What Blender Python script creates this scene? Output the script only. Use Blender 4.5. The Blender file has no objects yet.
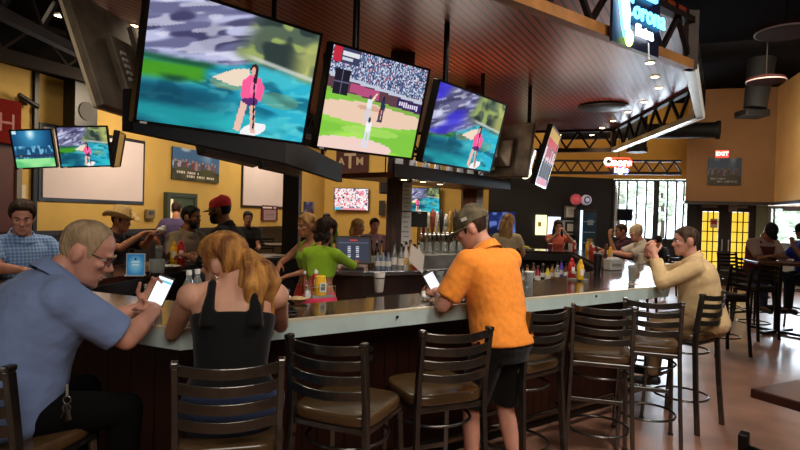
import bpy, bmesh, math, random
import numpy as np
from mathutils import Vector as V, Matrix as M, Quaternion as Q, noise as mnoise
random.seed(7); rng = np.random.default_rng(7)
SC = bpy.context.scene; COL = SC.collection
PI = math.pi; rad = math.radians
# ------------------------------------------------------------------ materials
def lin(c):
    c = c / 255.0
    return c / 12.92 if c <= 0.04045 else ((c + 0.055) / 1.055) ** 2.4
def L3(rgb): return (lin(rgb[0]), lin(rgb[1]), lin(rgb[2]), 1.0)
MATS = {}
def mat(name, rgb, rough=0.5, metal=0.0, emit=0.0, noise=0.0, nscale=20.0, bump=0.0, bscale=60.0, coat=0.0,
        stretch=(1, 1, 1), trans=0.0, alpha=1.0, sheen=0.0, rgb2=None, spec=0.5):
    """procedural principled material; noise mixes rgb toward rgb2 (or a darker tone)"""
    if name in MATS: return MATS[name]
    m = bpy.data.materials.new(name); m.use_nodes = True; MATS[name] = m
    nt = m.node_tree; b = nt.nodes['Principled BSDF']
    b.inputs['Base Color'].default_value = L3(rgb)
    b.inputs['Roughness'].default_value = rough; b.inputs['Metallic'].default_value = metal
    b.inputs['Specular IOR Level'].default_value = spec
    if coat: b.inputs['Coat Weight'].default_value = coat; b.inputs['Coat Roughness'].default_value = 0.12
    if sheen: b.inputs['Sheen Weight'].default_value = sheen
    if trans: b.inputs['Transmission Weight'].default_value = trans
    if alpha < 1: b.inputs['Alpha'].default_value = alpha
    if emit:
        b.inputs['Emission Color'].default_value = L3(rgb); b.inputs['Emission Strength'].default_value = emit
    if noise or bump:
        tc = nt.nodes.new('ShaderNodeTexCoord'); mp = nt.nodes.new('ShaderNodeMapping')
        mp.inputs['Scale'].default_value = stretch
        nt.links.new(tc.outputs['Object'], mp.inputs['Vector'])
    if noise:
        n = nt.nodes.new('ShaderNodeTexNoise'); n.inputs['Scale'].default_value = nscale; n.inputs['Detail'].default_value = 3
        nt.links.new(mp.outputs[0], n.inputs['Vector'])
        r = nt.nodes.new('ShaderNodeValToRGB'); r.color_ramp.elements[0].position = 0.35; r.color_ramp.elements[1].position = 0.7
        d = rgb2 if rgb2 else tuple(x * (1 - noise) for x in rgb)
        r.color_ramp.elements[0].color = L3(d); r.color_ramp.elements[1].color = L3(rgb)
        nt.links.new(n.outputs['Fac'], r.inputs['Fac']); nt.links.new(r.outputs['Color'], b.inputs['Base Color'])
    if bump:
        n2 = nt.nodes.new('ShaderNodeTexNoise'); n2.inputs['Scale'].default_value = bscale; n2.inputs['Detail'].default_value = 2
        nt.links.new(mp.outputs[0], n2.inputs['Vector'])
        bp = nt.nodes.new('ShaderNodeBump'); bp.inputs['Strength'].default_value = bump; bp.inputs['Distance'].default_value = 0.02
        nt.links.new(n2.outputs['Fac'], bp.inputs['Height']); nt.links.new(bp.outputs['Normal'], b.inputs['Normal'])
    return m
def stripes(name, rgb, rgb2, scale, axis, rough=0.4, width=0.12, metal=0.0, bump=0.0, noise=0.25):
    """boards / planks: dark joints every 1/scale along a horizontal direction given as an angle (rad) or 'z'"""
    if name in MATS: return MATS[name]
    m = bpy.data.materials.new(name); m.use_nodes = True; MATS[name] = m
    nt = m.node_tree; b = nt.nodes['Principled BSDF']; N = nt.nodes.new; K = nt.links.new
    b.inputs['Roughness'].default_value = rough; b.inputs['Metallic'].default_value = metal; b.inputs['Specular IOR Level'].default_value = .2
    tc = N('ShaderNodeTexCoord'); dot = N('ShaderNodeVectorMath'); dot.operation = 'DOT_PRODUCT'
    dot.inputs[1].default_value = (0, 0, scale) if axis == 'z' else (math.cos(axis) * scale, math.sin(axis) * scale, 0)
    K(tc.outputs['Object'], dot.inputs[0])
    fr = N('ShaderNodeMath'); fr.operation = 'FRACT'; K(dot.outputs['Value'], fr.inputs[0])
    lt = N('ShaderNodeMath'); lt.operation = 'GREATER_THAN'; lt.inputs[1].default_value = width; K(fr.outputs[0], lt.inputs[0])
    fl = N('ShaderNodeMath'); fl.operation = 'FLOOR'; K(dot.outputs['Value'], fl.inputs[0])
    wn = N('ShaderNodeTexWhiteNoise'); wn.noise_dimensions = '1D'; K(fl.outputs[0], wn.inputs['W'])
    ns = N('ShaderNodeTexNoise'); ns.inputs['Scale'].default_value = 3; ns.inputs['Detail'].default_value = 4
    K(tc.outputs['Object'], ns.inputs['Vector'])
    ad = N('ShaderNodeMath'); ad.operation = 'ADD'; K(wn.outputs['Value'], ad.inputs[0]); K(ns.outputs['Fac'], ad.inputs[1])
    mul = N('ShaderNodeMath'); mul.operation = 'MULTIPLY_ADD'; mul.inputs[1].default_value = noise; mul.inputs[2].default_value = 1 - noise; K(ad.outputs[0], mul.inputs[0])
    c1 = N('ShaderNodeMix'); c1.data_type = 'RGBA'; c1.inputs[6].default_value = L3(rgb2); c1.inputs[7].default_value = L3(rgb); K(lt.outputs[0], c1.inputs[0])
    c2 = N('ShaderNodeMix'); c2.data_type = 'RGBA'; c2.blend_type = 'MULTIPLY'; c2.inputs[0].default_value = 1
    K(c1.outputs[2], c2.inputs[6]); K(mul.outputs[0], c2.inputs[7]); K(c2.outputs[2], b.inputs['Base Color'])
    if bump:
        bp = N('ShaderNodeBump'); bp.inputs['Strength'].default_value = bump; bp.inputs['Distance'].default_value = 0.01
        K(lt.outputs[0], bp.inputs['Height']); K(bp.outputs['Normal'], b.inputs['Normal'])
    return m
def plaid(name, rgb, rgb2, scale=28.0):
    if name in MATS: return MATS[name]
    m = bpy.data.materials.new(name); m.use_nodes = True; MATS[name] = m
    nt = m.node_tree; b = nt.nodes['Principled BSDF']; N = nt.nodes.new; K = nt.links.new
    b.inputs['Roughness'].default_value = 0.85
    tc = N('ShaderNodeTexCoord'); sp = N('ShaderNodeSeparateXYZ'); K(tc.outputs['Object'], sp.inputs[0])
    outs = []
    for ax in (0, 2):
        mm = N('ShaderNodeMath'); mm.operation = 'MULTIPLY'; mm.inputs[1].default_value = scale; K(sp.outputs[ax], mm.inputs[0])
        f = N('ShaderNodeMath'); f.operation = 'FRACT'; K(mm.outputs[0], f.inputs[0])
        g = N('ShaderNodeMath'); g.operation = 'LESS_THAN'; g.inputs[1].default_value = 0.38; K(f.outputs[0], g.inputs[0])
        outs.append(g)
    a = N('ShaderNodeMath'); a.operation = 'ADD'; K(outs[0].outputs[0], a.inputs[0]); K(outs[1].outputs[0], a.inputs[1])
    h = N('ShaderNodeMath'); h.operation = 'MULTIPLY'; h.inputs[1].default_value = 0.5; K(a.outputs[0], h.inputs[0])
    c = N('ShaderNodeMix'); c.data_type = 'RGBA'; c.inputs[6].default_value = L3(rgb); c.inputs[7].default_value = L3(rgb2)
    K(h.outputs[0], c.inputs[0]); K(c.outputs[2], b.inputs['Base Color'])
    return m
def vcol(name, strength=1.0, emissive=True, rough=0.3):
    """colours stored on the mesh (a painted screen or print)"""
    if name in MATS: return MATS[name]
    m = bpy.data.materials.new(name); m.use_nodes = True; MATS[name] = m
    nt = m.node_tree; b = nt.nodes['Principled BSDF']
    a = nt.nodes.new('ShaderNodeVertexColor'); a.layer_name = 'Col'
    if emissive:
        b.inputs['Base Color'].default_value = (0.01, 0.01, 0.01, 1)
        nt.links.new(a.outputs['Color'], b.inputs['Emission Color']); b.inputs['Emission Strength'].default_value = strength
    else:
        nt.links.new(a.outputs['Color'], b.inputs['Base Color'])
    b.inputs['Roughness'].default_value = rough
    if emissive: b.inputs['Specular IOR Level'].default_value = .04; b.inputs['Roughness'].default_value = .6
    return m
# ------------------------------------------------------------------ mesh builder
def ortho(d):
    d = V(d).normalized(); a = V((0, 0, 1)) if abs(d.z) < 0.9 else V((0, 1, 0))
    x = d.cross(a).normalized(); return x, d.cross(x).normalized()
class MB:
    def __init__(s): s.v = []; s.f = []
    def add(s, vs, fs):
        o = len(s.v); s.v += [tuple(v) for v in vs]; s.f += [tuple(i + o for i in f) for f in fs]; return s
    def box(s, c, size, R=None):
        hx, hy, hz = size[0] / 2, size[1] / 2, size[2] / 2
        vs = [V((x, y, z)) for x in (-hx, hx) for y in (-hy, hy) for z in (-hz, hz)]
        if R is not None: vs = [R @ v for v in vs]
        c = V(c)
        return s.add([v + c for v in vs], [(0, 1, 3, 2), (4, 6, 7, 5), (0, 4, 5, 1), (2, 3, 7, 6), (0, 2, 6, 4), (1, 5, 7, 3)])
    def bar(s, p0, p1, w, h, up=(0, 0, 1)):
        p0, p1 = V(p0), V(p1); d = (p1 - p0); l = d.length; d.normalize()
        x = d.cross(V(up))
        x = x.normalized() if x.length > 1e-4 else V((1, 0, 0))
        z = x.cross(d).normalized()
        R = M((x, d, z)).transposed()
        return s.box((p0 + p1) / 2, (w, l, h), R)
    def loft(s, rings, caps=True, closed=True):
        n = len(rings[0]); vs = [p for r in rings for p in r]; fs = []
        for i in range(len(rings) - 1):
            for j in range(n if closed else n - 1):
                k = (j + 1) % n
                fs.append((i * n + j, i * n + k, (i + 1) * n + k, (i + 1) * n + j))
        if caps:
            fs.append(tuple(range(n - 1, -1, -1))); o = (len(rings) - 1) * n; fs.append(tuple(range(o, o + n)))
        return s.add(vs, fs)
    def tube(s, pts, r, n=10, closed=False, sq=1.0):
        pts = [V(p) for p in pts]; rs = r if isinstance(r, (list, tuple)) else [r] * len(pts)
        rings = []; x = None; N = len(pts)
        for i, p in enumerate(pts):
            if closed: t = pts[(i + 1) % N] - pts[i - 1]
            else: t = pts[min(i + 1, N - 1)] - pts[max(i - 1, 0)]
            t = t.normalized()
            if x is None: x, y = ortho(t)
            else:
                x = (x - t * x.dot(t)).normalized()
            y = t.cross(x)
            rings.append([p + x * math.cos(a) * rs[i] + y * math.sin(a) * rs[i] * sq for a in [2 * PI * k / n for k in range(n)]])
        if closed:
            vs = [p for rr in rings for p in rr]; fs = []
            for i in range(N):
                for j in range(n):
                    a, b = i, (i + 1) % N; k = (j + 1) % n
                    fs.append((a * n + j, a * n + k, b * n + k, b * n + j))
            return s.add(vs, fs)
        return s.loft(rings)
    def capsule(s, p0, p1, r0, r1, n=14):
        p0, p1 = V(p0), V(p1); d = (p1 - p0).normalized(); x, y = ortho(d); rings = []
        def ring(c, r): return [c + x * math.cos(2 * PI * k / n) * r + y * math.sin(2 * PI * k / n) * r for k in range(n)]
        for a in (-80, -50, -20): rings.append(ring(p0 + d * r0 * math.sin(rad(a)), r0 * math.cos(rad(a))))
        for a in (20, 50, 80): rings.append(ring(p1 + d * r1 * math.sin(rad(a)), r1 * math.cos(rad(a))))
        return s.loft(rings)
    def cyl(s, p0, p1, r0, r1=None, n=20):
        r1 = r0 if r1 is None else r1; p0, p1 = V(p0), V(p1); x, y = ortho(p1 - p0)
        cs = [(math.cos(2 * PI * k / n), math.sin(2 * PI * k / n)) for k in range(n)]
        return s.loft([[p0 + x * a * r0 + y * b * r0 for a, b in cs], [p1 + x * a * r1 + y * b * r1 for a, b in cs]])
    def lathe(s, prof, n=24, c=(0, 0, 0), R=None, sx=1, sy=1):
        c = V(c); rings = []
        for r, z in prof:
            rr = [V((math.cos(2 * PI * k / n) * max(r, 1e-4) * sx, math.sin(2 * PI * k / n) * max(r, 1e-4) * sy, z)) for k in range(n)]
            if R is not None: rr = [R @ p for p in rr]
            rings.append([p + c for p in rr])
        return s.loft(rings)
    def ell(s, c, r, R=None, n=16, m=10):
        c = V(c); rings = []
        for i in range(m + 1):
            t = -PI / 2 + PI * (i + 0.02 * (i == 0) - 0.02 * (i == m)) / m; ct = max(math.cos(t), 0.02)
            rr = [V((r[0] * ct * math.cos(2 * PI * k / n), r[1] * ct * math.sin(2 * PI * k / n), r[2] * math.sin(t))) for k in range(n)]
            if R is not None: rr = [R @ p for p in rr]
            rings.append([p + c for p in rr])
        return s.loft(rings)
    def prism(s, poly, z0, z1):
        n = len(poly)
        a = sum(poly[i][0] * poly[(i + 1) % n][1] - poly[(i + 1) % n][0] * poly[i][1] for i in range(n))
        if a < 0: poly = poly[::-1]
        vs = [(p[0], p[1], z0) for p in poly] + [(p[0], p[1], z1) for p in poly]
        return s.add(vs, [tuple(range(n - 1, -1, -1)), tuple(range(n, 2 * n))] + [(i, (i + 1) % n, n + (i + 1) % n, n + i) for i in range(n)])
    def quad(s, a, b, c, d): return s.add([a, b, c, d], [(0, 1, 2, 3)])
    def xf(s, Mx): s.v = [tuple(Mx @ V(v)) for v in s.v]; return s
    def mesh(s, name):
        me = bpy.data.meshes.new(name); me.from_pydata(s.v, [], s.f); me.update(); return me
    def build(s, name, m, parent=None, smooth=False, bevel=0.0, seg=2, loc=None, rz=None, fix=True):
        me = s.mesh(name)
        bm = bmesh.new(); bm.from_mesh(me)
        if fix: bmesh.ops.recalc_face_normals(bm, faces=bm.faces)
        if bevel:
            es = [e for e in bm.edges if len(e.link_faces) == 2 and e.calc_face_angle(0) > 0.5]
            bmesh.ops.bevel(bm, geom=es, offset=bevel, segments=seg, affect='EDGES', profile=0.5, clamp_overlap=True)
        bm.to_mesh(me); bm.free()
        return link(name, me, m, parent, smooth, loc, rz)
def link(name, me, m, parent=None, smooth=False, loc=None, rz=None):
    if m is not None and not me.materials: me.materials.append(m)
    if smooth: smooth_by_angle(me, smooth if isinstance(smooth, float) else 0.7)
    o = bpy.data.objects.new(name, me); COL.objects.link(o)
    if parent is not None: o.parent = parent
    if loc is not None: o.location = loc
    if rz is not None: o.rotation_euler = (0, 0, rz)
    return o
def smooth_by_angle(me, ang):
    me.polygons.foreach_set('use_smooth', [True] * len(me.polygons))
    if ang < 3: me.set_sharp_from_angle(angle=ang)
def tag(o, label=None, cat=None, group=None, kind=None):
    if label: o['label'] = label
    if cat: o['category'] = cat
    if group: o['group'] = group
    if kind: o['kind'] = kind
    return o
def thing(name, label, cat, loc=(0, 0, 0), rz=0.0, group=None, kind=None):
    o = bpy.data.objects.new(name, None); COL.objects.link(o); o.empty_display_size = 0.1
    o.location = loc; o.rotation_euler = (0, 0, rz)
    return tag(o, label, cat, group, kind)
def dup(root, loc, rz=0.0, label=None, group=None):
    r = root.copy(); COL.objects.link(r); r.location = loc; r.rotation_euler = (root.rotation_euler[0], root.rotation_euler[1], rz)
    if label: r['label'] = label
    if group: r['group'] = group
    for ch in list(root.children):
        c = ch.copy(); COL.objects.link(c); c.parent = r
        for g in list(ch.children):
            d = g.copy(); COL.objects.link(d); d.parent = c
    return r
def struct(name, mb, m, parent=None, **k):
    o = mb.build(name, m, parent, **k)
    if parent is None: o['kind'] = 'structure'
    return o
def text_mesh(name, body, size, m, parent, Mx, extrude=0.003, align='CENTER', bold=0.0):
    cu = bpy.data.curves.new(name, 'FONT'); cu.body = body; cu.size = size; cu.extrude = extrude; cu.align_x = align; cu.align_y = 'CENTER'
    cu.offset = bold; cu.resolution_u = 3
    t = bpy.data.objects.new(name + '_tmp', cu); COL.objects.link(t)
    bpy.context.view_layer.update()
    me = bpy.data.meshes.new_from_object(t.evaluated_get(bpy.context.evaluated_depsgraph_get()))
    bpy.data.objects.remove(t); bpy.data.curves.remove(cu)
    me.transform(Mx)
    me.materials.clear(); me.name = name
    return link(name, me, m, parent)
# ------------------------------------------------------------------ painted pictures (numpy)
def vnoise(u, v, fx, fy, seed=0):
    r = np.random.default_rng(seed); G = r.random((64, 64))
    x = u * fx; y = v * fy; xi = np.floor(x).astype(int); yi = np.floor(y).astype(int); xf = x - xi; yf = y - yi
    xf = xf * xf * (3 - 2 * xf); yf = yf * yf * (3 - 2 * yf)
    g = lambda a, b: G[a % 64, b % 64]
    return (g(xi, yi) * (1 - xf) + g(xi + 1, yi) * xf) * (1 - yf) + (g(xi, yi + 1) * (1 - xf) + g(xi + 1, yi + 1) * xf) * yf
class Paint:
    def __init__(s, w, h):
        s.w, s.h = w, h
        s.u, s.v = np.meshgrid((np.arange(w) + 0.5) / w, (np.arange(h) + 0.5) / h); s.c = np.zeros((h, w, 3)); s.asp = w / h
    def fill(s, mask, rgb, a=1.0):
        k = (np.clip(mask.astype(float), 0, 1) * a)[..., None]; s.c = s.c * (1 - k) + np.array(rgb, float) / 255 * k
    def all(s, rgb): s.c[:] = np.array(rgb, float) / 255
    def ell(s, cx, cy, rx, ry, rgb, a=1.0, ang=0.0):
        x = (s.u - cx); y = (s.v - cy) / s.asp; ca, sa = math.cos(ang), math.sin(ang)
        X = x * ca + y * sa; Y = -x * sa + y * ca
        s.fill((X / rx) ** 2 + (Y / (ry / s.asp)) ** 2 < 1, rgb, a)
    def poly(s, pts, rgb, a=1.0):
        inside = np.zeros(s.u.shape, bool); n = len(pts); j = n - 1
        for i in range(n):
            xi, yi = pts[i]; xj, yj = pts[j]
            c = ((yi > s.v) != (yj > s.v)) & (s.u < (xj - xi) * (s.v - yi) / ((yj - yi) if yj != yi else 1e-9) + xi)
            inside ^= c; j = i
        s.fill(inside, rgb, a)
    def band(s, v0, v1, rgb, a=1.0, wob=0.0, f=5, seed=1):
        w = wob * (vnoise(s.u, s.v * 0, f, 1, seed) - 0.5); s.fill((s.v >= v0 + w) & (s.v < v1 + w), rgb, a)
    def nz(s, mask, fx, fy, rgb, seed, lo=0.5, hi=0.8, a=1.0):
        n = np.clip((vnoise(s.u, s.v, fx, fy, seed) - lo) / (hi - lo), 0, 1); s.fill(n * mask, rgb, a)
    def mesh(s, name, mx):
        """grid of w x h cells; mx(u, v) -> 3D point with v down"""
        w, h = s.w, s.h; vs = [mx(i / w, j / h) for j in range(h + 1) for i in range(w + 1)]
        fs = [(j * (w + 1) + i, (j + 1) * (w + 1) + i, (j + 1) * (w + 1) + i + 1, j * (w + 1) + i + 1) for j in range(h) for i in range(w)]
        me = bpy.data.meshes.new(name); me.from_pydata(vs, [], fs)
        at = me.color_attributes.new('Col', 'FLOAT_COLOR', 'CORNER')
        c = np.clip(s.c, 0, 1); l = np.where(c <= 0.04045, c / 12.92, ((c + 0.055) / 1.055) ** 2.4)
        l = np.concatenate([l, np.ones((h, w, 1))], 2).reshape(-1, 4)
        at.data.foreach_set('color', np.repeat(l, 4, axis=0).astype(np.float32).ravel())
        me.update(); return me
# ------------------------------------------------------------------ people
def remesh(mb, voxel, smooth_it=3, fac=0.5, name='body'):
    me = mb.mesh(name)
    bm = bmesh.new(); bm.from_mesh(me); bmesh.ops.recalc_face_normals(bm, faces=bm.faces); bm.to_mesh(me); bm.free()
    o = bpy.data.objects.new('tmp', me); COL.objects.link(o)
    r = o.modifiers.new('r', 'REMESH'); r.mode = 'VOXEL'; r.voxel_size = voxel; r.adaptivity = 0
    if smooth_it:
        s = o.modifiers.new('s', 'SMOOTH'); s.factor = fac; s.iterations = smooth_it
    bpy.context.view_layer.update()
    out = bpy.data.meshes.new_from_object(o.evaluated_get(bpy.context.evaluated_depsgraph_get()))
    bpy.data.objects.remove(o); bpy.data.meshes.remove(me); out.name = name
    return out
HEAD = [  # z, half width, front, back  (origin at the head's centre, face +Y)
    (-.122, .022, .070, .000), (-.108, .042, .086, .020), (-.085, .054, .089, -.020), (-.060, .061, .088, -.055), (-.030, .067, .088, -.082),
    (.000, .070, .084, -.094), (.025, .073, .090, -.099), (.055, .074, .089, -.099), (.080, .068, .076, -.089), (.100, .054, .055, -.070), (.113, .036, .032, -.045), (.120, .012, .008, -.018)]
def head_ring(row, n=28, infl=0.0):
    z, w, f, b = row; c = (f + b) / 2; d = (f - b) / 2
    if z < 0 and b > -.03: c, d = f - .055 - .2 * max(0, .0 - b), .055 + .2 * max(0, 0 - b)
    w += infl; d += infl; z2 = z + infl * (1.0 if z > .06 else 0.3 if z > 0 else 0.0)
    pts = []
    for k in range(n):
        a = 2 * PI * k / n; ca, sa = math.cos(a), math.sin(a); e = 0.9
        pts.append(V((w * math.copysign(abs(ca) ** e, ca), c + d * math.copysign(abs(sa) ** e, sa), z2)))
    return pts
def head_mb(mb, Mh, k=1.0, female=False, beard=False):
    rows = [(z * k, w * k * (0.95 if female else 1), f * k, b * k) for z, w, f, b in HEAD]
    h = MB(); h.loft([head_ring(r) for r in rows])
    h.ell((0, .088 * k, .018 * k), (.045 * k, .012 * k, .010 * k))                                   # brow
    h.tube([(0, .086 * k, .012 * k), (0, .098 * k, -.012 * k), (0, .112 * k, -.030 * k), (0, .094 * k, -.042 * k)], [.008 * k, .010 * k, .014 * k, .010 * k], 10)
    for s in (-1, 1):
        h.ell((s * .012 * k, .094 * k, -.036 * k), (.008 * k, .010 * k, .008 * k), n=8, m=6)            # nostril wing
        h.ell((s * .040 * k, .070 * k, -.022 * k), (.022 * k, .020 * k, .016 * k), n=10, m=6)           # cheek bone
        Re = M.Rotation(rad(s * -18), 3, 'Z') @ M.Rotation(rad(-12), 3, 'X')
        h.ell((s * .075 * k, -.010 * k, -.012 * k), (.008 * k, .020 * k, .033 * k), Re, n=12, m=8)      # ear
        h.ell((s * .080 * k, -.016 * k, -.004 * k), (.006 * k, .015 * k, .022 * k), Re, n=10, m=6)
    h.ell((0, .088 * k, -.067 * k), (.025 * k, .010 * k, .006 * k), n=12, m=6)                        # upper lip
    h.ell((0, .087 * k, -.079 * k), (.021 * k, .010 * k, .006 * k), n=12, m=6)                        # lower lip
    h.ell((0, .078 * k, -.108 * k), (.024 * k, .016 * k, .014 * k), n=12, m=6)                        # chin
    h.xf(Mh); mb.add(h.v, h.f)
def hand_mb(mb, wrist, d, nrm, side, s=1.0, curl=0.5, spread=0.12, point=False):
    """d: finger direction, nrm: back-of-hand normal, side: +1 right hand"""
    d = V(d).normalized(); nrm = V(nrm); nrm = (nrm - d * nrm.dot(d)).normalized(); x = d.cross(nrm).normalized()   # x toward little/thumb
    tx = -x if side > 0 else x                                                                       # thumb side
    w = V(wrist)
    R = M((x, d, nrm)).transposed()
    mb.ell(w + d * .052 * s, (.040 * s, .052 * s, .015 * s), R, n=14, m=8)
    mb.capsule(w - d * .02 * s, w + d * .03 * s, .026 * s, .028 * s, 10)
    lens = [.078, .086, .080, .062]
    for i in range(4):
        off = (.029 - .0195 * i) * s
        p = w + tx * off + d * (.088 - .006 * abs(i - 1)) * s
        dirv = (d + tx * spread * (1.2 - i * 0.8) * .5).normalized()
        c = curl if not (point and i == 0) else 0.12
        pts = [p - dirv * .02 * s]; cur = dirv.copy(); down = -nrm; q = p.copy(); pts.append(q.copy())
        for seg, fr in enumerate((.45, .31, .24)):
            ang = c * (0.75 + 0.35 * seg)
            ax = cur.cross(down)
            if ax.length > 1e-4: cur = Q(ax.normalized(), ang) @ cur; down = Q(ax.normalized(), ang) @ down
            q = q + cur * lens[i] * s * fr; pts.append(q.copy())
        mb.tube(pts, [.0095 * s, .0095 * s, .009 * s, .008 * s, .0062 * s], 8)
    p = w + tx * .022 * s + d * .022 * s - nrm * .006 * s
    t1 = (d * .55 + tx * .75 - nrm * .35).normalized(); t2 = (d * .9 + tx * .25 - nrm * .45 * (0.5 + curl)).normalized()
    a = p + t1 * .042 * s; b = a + t2 * .032 * s; c = b + t2 * .024 * s
    mb.tube([p, a, b, c], [.014 * s, .0115 * s, .010 * s, .007 * s], 8)
def ik(a, t, l1, l2, pole):
    a, t, pole = V(a), V(t), V(pole); d = t - a; L = d.length; mx = (l1 + l2) * 0.995
    if L > mx: t = a + d.normalized() * mx; d = t - a; L = mx
    L = max(L, abs(l1 - l2) + 0.02)
    dn = d.normalized(); c = (l1 * l1 + L * L - l2 * l2) / (2 * L); h = math.sqrt(max(l1 * l1 - c * c, 0))
    p = pole - dn * pole.dot(dn)
    p = p.normalized() if p.length > 1e-4 else ortho(dn)[0]
    return a + dn * c + p * h, t
def ering(c, x, y, w, d, n=24, e=0.85, infl=0.0):
    return [c + x * (w + infl) * math.copysign(abs(math.cos(a)) ** e, math.cos(a)) + y * (d + infl) * math.copysign(abs(math.sin(a)) ** e, math.sin(a)) for a in [2 * PI * k / n for k in range(n)]]
SKIN = dict(light=(214, 160, 132), tan=(186, 128, 98), pink=(218, 156, 132), brown=(140, 92, 66), dark=(88, 58, 44), pale=(226, 178, 152))
class Person:
    """one body mesh, with clothing, hair and eyes as children; local frame: feet on z = 0, facing +Y"""
    def __init__(s, label, loc, face, seat=None, hip=None, k=1.0, girth=1.0, depth=1.0, belly=0.0, lean=0, side=0, twist=0, head=(0, 0, 0), female=False, skin='light', vox=0.012, group=None, hk=1.0, shw=1.0, nk=(0, 0, 0)):
        s.k, s.vox, s.female, s.hk = k, vox, female, hk
        s.root = thing('person', label, 'person', (loc[0], loc[1], 0), rad(face - 90), group)
        s.W = M.Translation((loc[0], loc[1], 0)) @ M.Rotation(rad(face - 90), 4, 'Z'); s.Wi = s.W.inverted()
        s.sm = mat('skin_' + skin, SKIN[skin], 0.52, noise=0.12, nscale=9, bump=0.03, bscale=140, spec=0.35)
        s.seat = seat
        hz = seat + .085 * k if seat is not None else (hip if hip else .90 * k)
        R = lambda l, sd, tw: M.Rotation(rad(tw), 3, 'Z') @ M.Rotation(rad(-l), 3, 'X') @ M.Rotation(rad(sd), 3, 'Y')
        s.Rp = R(lean * .25, side * .2, 0); s.Rw = R(lean * .7, side * .7, twist * .5); s.Rc = R(lean * 1.15, side * 1.1, twist)
        s.P = V((0, 0, hz)); s.Wa = s.P + s.Rw @ V((0, 0, .19 * k)); s.N = s.Wa + s.Rc @ V((0, 0, .315 * k))
        s.girth, s.depth, s.belly = girth, depth, belly
        s.shw = (.165 if female else .185) * k * shw
        s.S = {1: s.N + s.Rc @ V((s.shw, -.005, -.055 * k)), -1: s.N + s.Rc @ V((-s.shw, -.005, -.055 * k))}
        hy, hpit, hrol = head
        s.Rh = M.Rotation(rad(hy - face), 3, 'Z') @ M.Rotation(rad(-hpit), 3, 'X') @ M.Rotation(rad(hrol), 3, 'Y')
        s.NT = s.N + s.Rc @ V((0, .012, .05 * k)) + s.Rh @ V((0, .0, .02)) + s.Rh @ V(nk)
        s.H = s.NT + s.Rh @ V((0, .026 * k, .105 * k * hk))
        s.Mh = M.Translation(s.H) @ s.Rh.to_4x4()
        s.body = MB(); s.arms = {}; s.legs = {}
        s.hands = []
    def rings(s, lo=-.10, hi=.60, infl=0.0, step=.035):
        """torso outline rings between two heights along the spine (0 = hip joint)"""
        k, g, dp = s.k, s.girth, s.depth
        if s.female: T = [(-.12, .135, .095, 0), (-.03, .170, .118, -.01), (.06, .155, .108, 0), (.16, .122, .090, .005), (.26, .132, .098, .012), (.34, .148, .112, .025), (.42, .150, .098, .008), (.465, .135, .078, -.003), (.495, .085, .062, -.006), (.52, .055, .054, 0), (.60, .046, .05, .01)]
        else: T = [(-.12, .125, .095, 0), (-.03, .160, .115, -.005), (.06, .156, .112, .0), (.16, .150, .108, .006), (.26, .158, .112, .01), (.34, .170, .120, .012), (.42, .172, .108, .003), (.465, .150, .086, -.004), (.50, .098, .068, -.006), (.525, .064, .058, 0), (.60, .055, .056, .01)]
        out = []; n = max(3, int((hi - lo) / step))
        for i in range(n + 1):
            t = lo + (hi - lo) * i / n; j = 0
            while j < len(T) - 2 and T[j + 1][0] < t: j += 1
            a, b = T[j], T[j + 1]; f = min(max((t - a[0]) / (b[0] - a[0]), 0), 1); f = f * f * (3 - 2 * f)
            w, d, o = [a[q] + (b[q] - a[q]) * f for q in (1, 2, 3)]
            gg = 1 + (g - 1) * (1 if t < .44 else max(0, 1 - (t - .44) / .06)); dd = 1 + (dp - 1) * (1 if t < .44 else max(0, 1 - (t - .44) / .06))
            bel = s.belly * math.exp(-((t - .12) / .13) ** 2)
            tk = t * k
            if tk <= 0: c = s.P + s.Rp @ V((0, 0, tk)); Rr = s.Rp
            elif tk < .19 * k: f2 = tk / (.19 * k); c = s.P.lerp(s.Wa, f2); Rr = s.Rp.lerp(s.Rw, f2)
            else: f2 = min((tk - .19 * k) / (.315 * k), 1.3); c = s.Wa + (s.N - s.Wa) * f2; Rr = s.Rw.lerp(s.Rc, min(f2 * 1.6, 1))
            x = (Rr @ V((1, 0, 0))).normalized(); y = (Rr @ V((0, 1, 0))).normalized()
            out.append(ering(c + y * (o * k + bel * .6), x, y, w * k * gg, d * k * dd + bel * .5, infl=infl))
        return out
    def arm(s, side, wrist, pole=(0, -.3, -1), fdir=None, nrm=(0, 0, 1), curl=.5, fat=1.0, world=True, point=False, hand=True):
        k = s.k; l1, l2 = .285 * k, .255 * k
        t = s.Wi @ V(wrist) if world else V(wrist); Sh = s.S[side]
        pl = s.Wi.to_3x3() @ V(pole)
        e, w = ik(Sh, t, l1, l2, pl)
        fd = (s.Wi.to_3x3() @ V(fdir)) if fdir else (w - e); nm = s.Wi.to_3x3() @ V(nrm)
        s.arms[side] = (Sh, e, w, fat)
        fr = (.82 if s.female else 1.0) * fat * k
        b = s.body
        b.ell(Sh, (.062 * fr, .060 * fr, .064 * fr)); 
        b.tube([Sh, Sh.lerp(e, .3), Sh.lerp(e, .65), e], [.056 * fr, .052 * fr, .045 * fr, .038 * fr], 14)
        b.ell(e, (.039 * fr,) * 3, n=12, m=8)
        b.tube([e, e.lerp(w, .25), e.lerp(w, .6), w], [.038 * fr, .042 * fr, .035 * fr, .025 * fr], 14)
        if hand: hand_mb(b, w, fd, nm, side, k * (0.93 if s.female else 1.03), curl, point=point)
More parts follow.
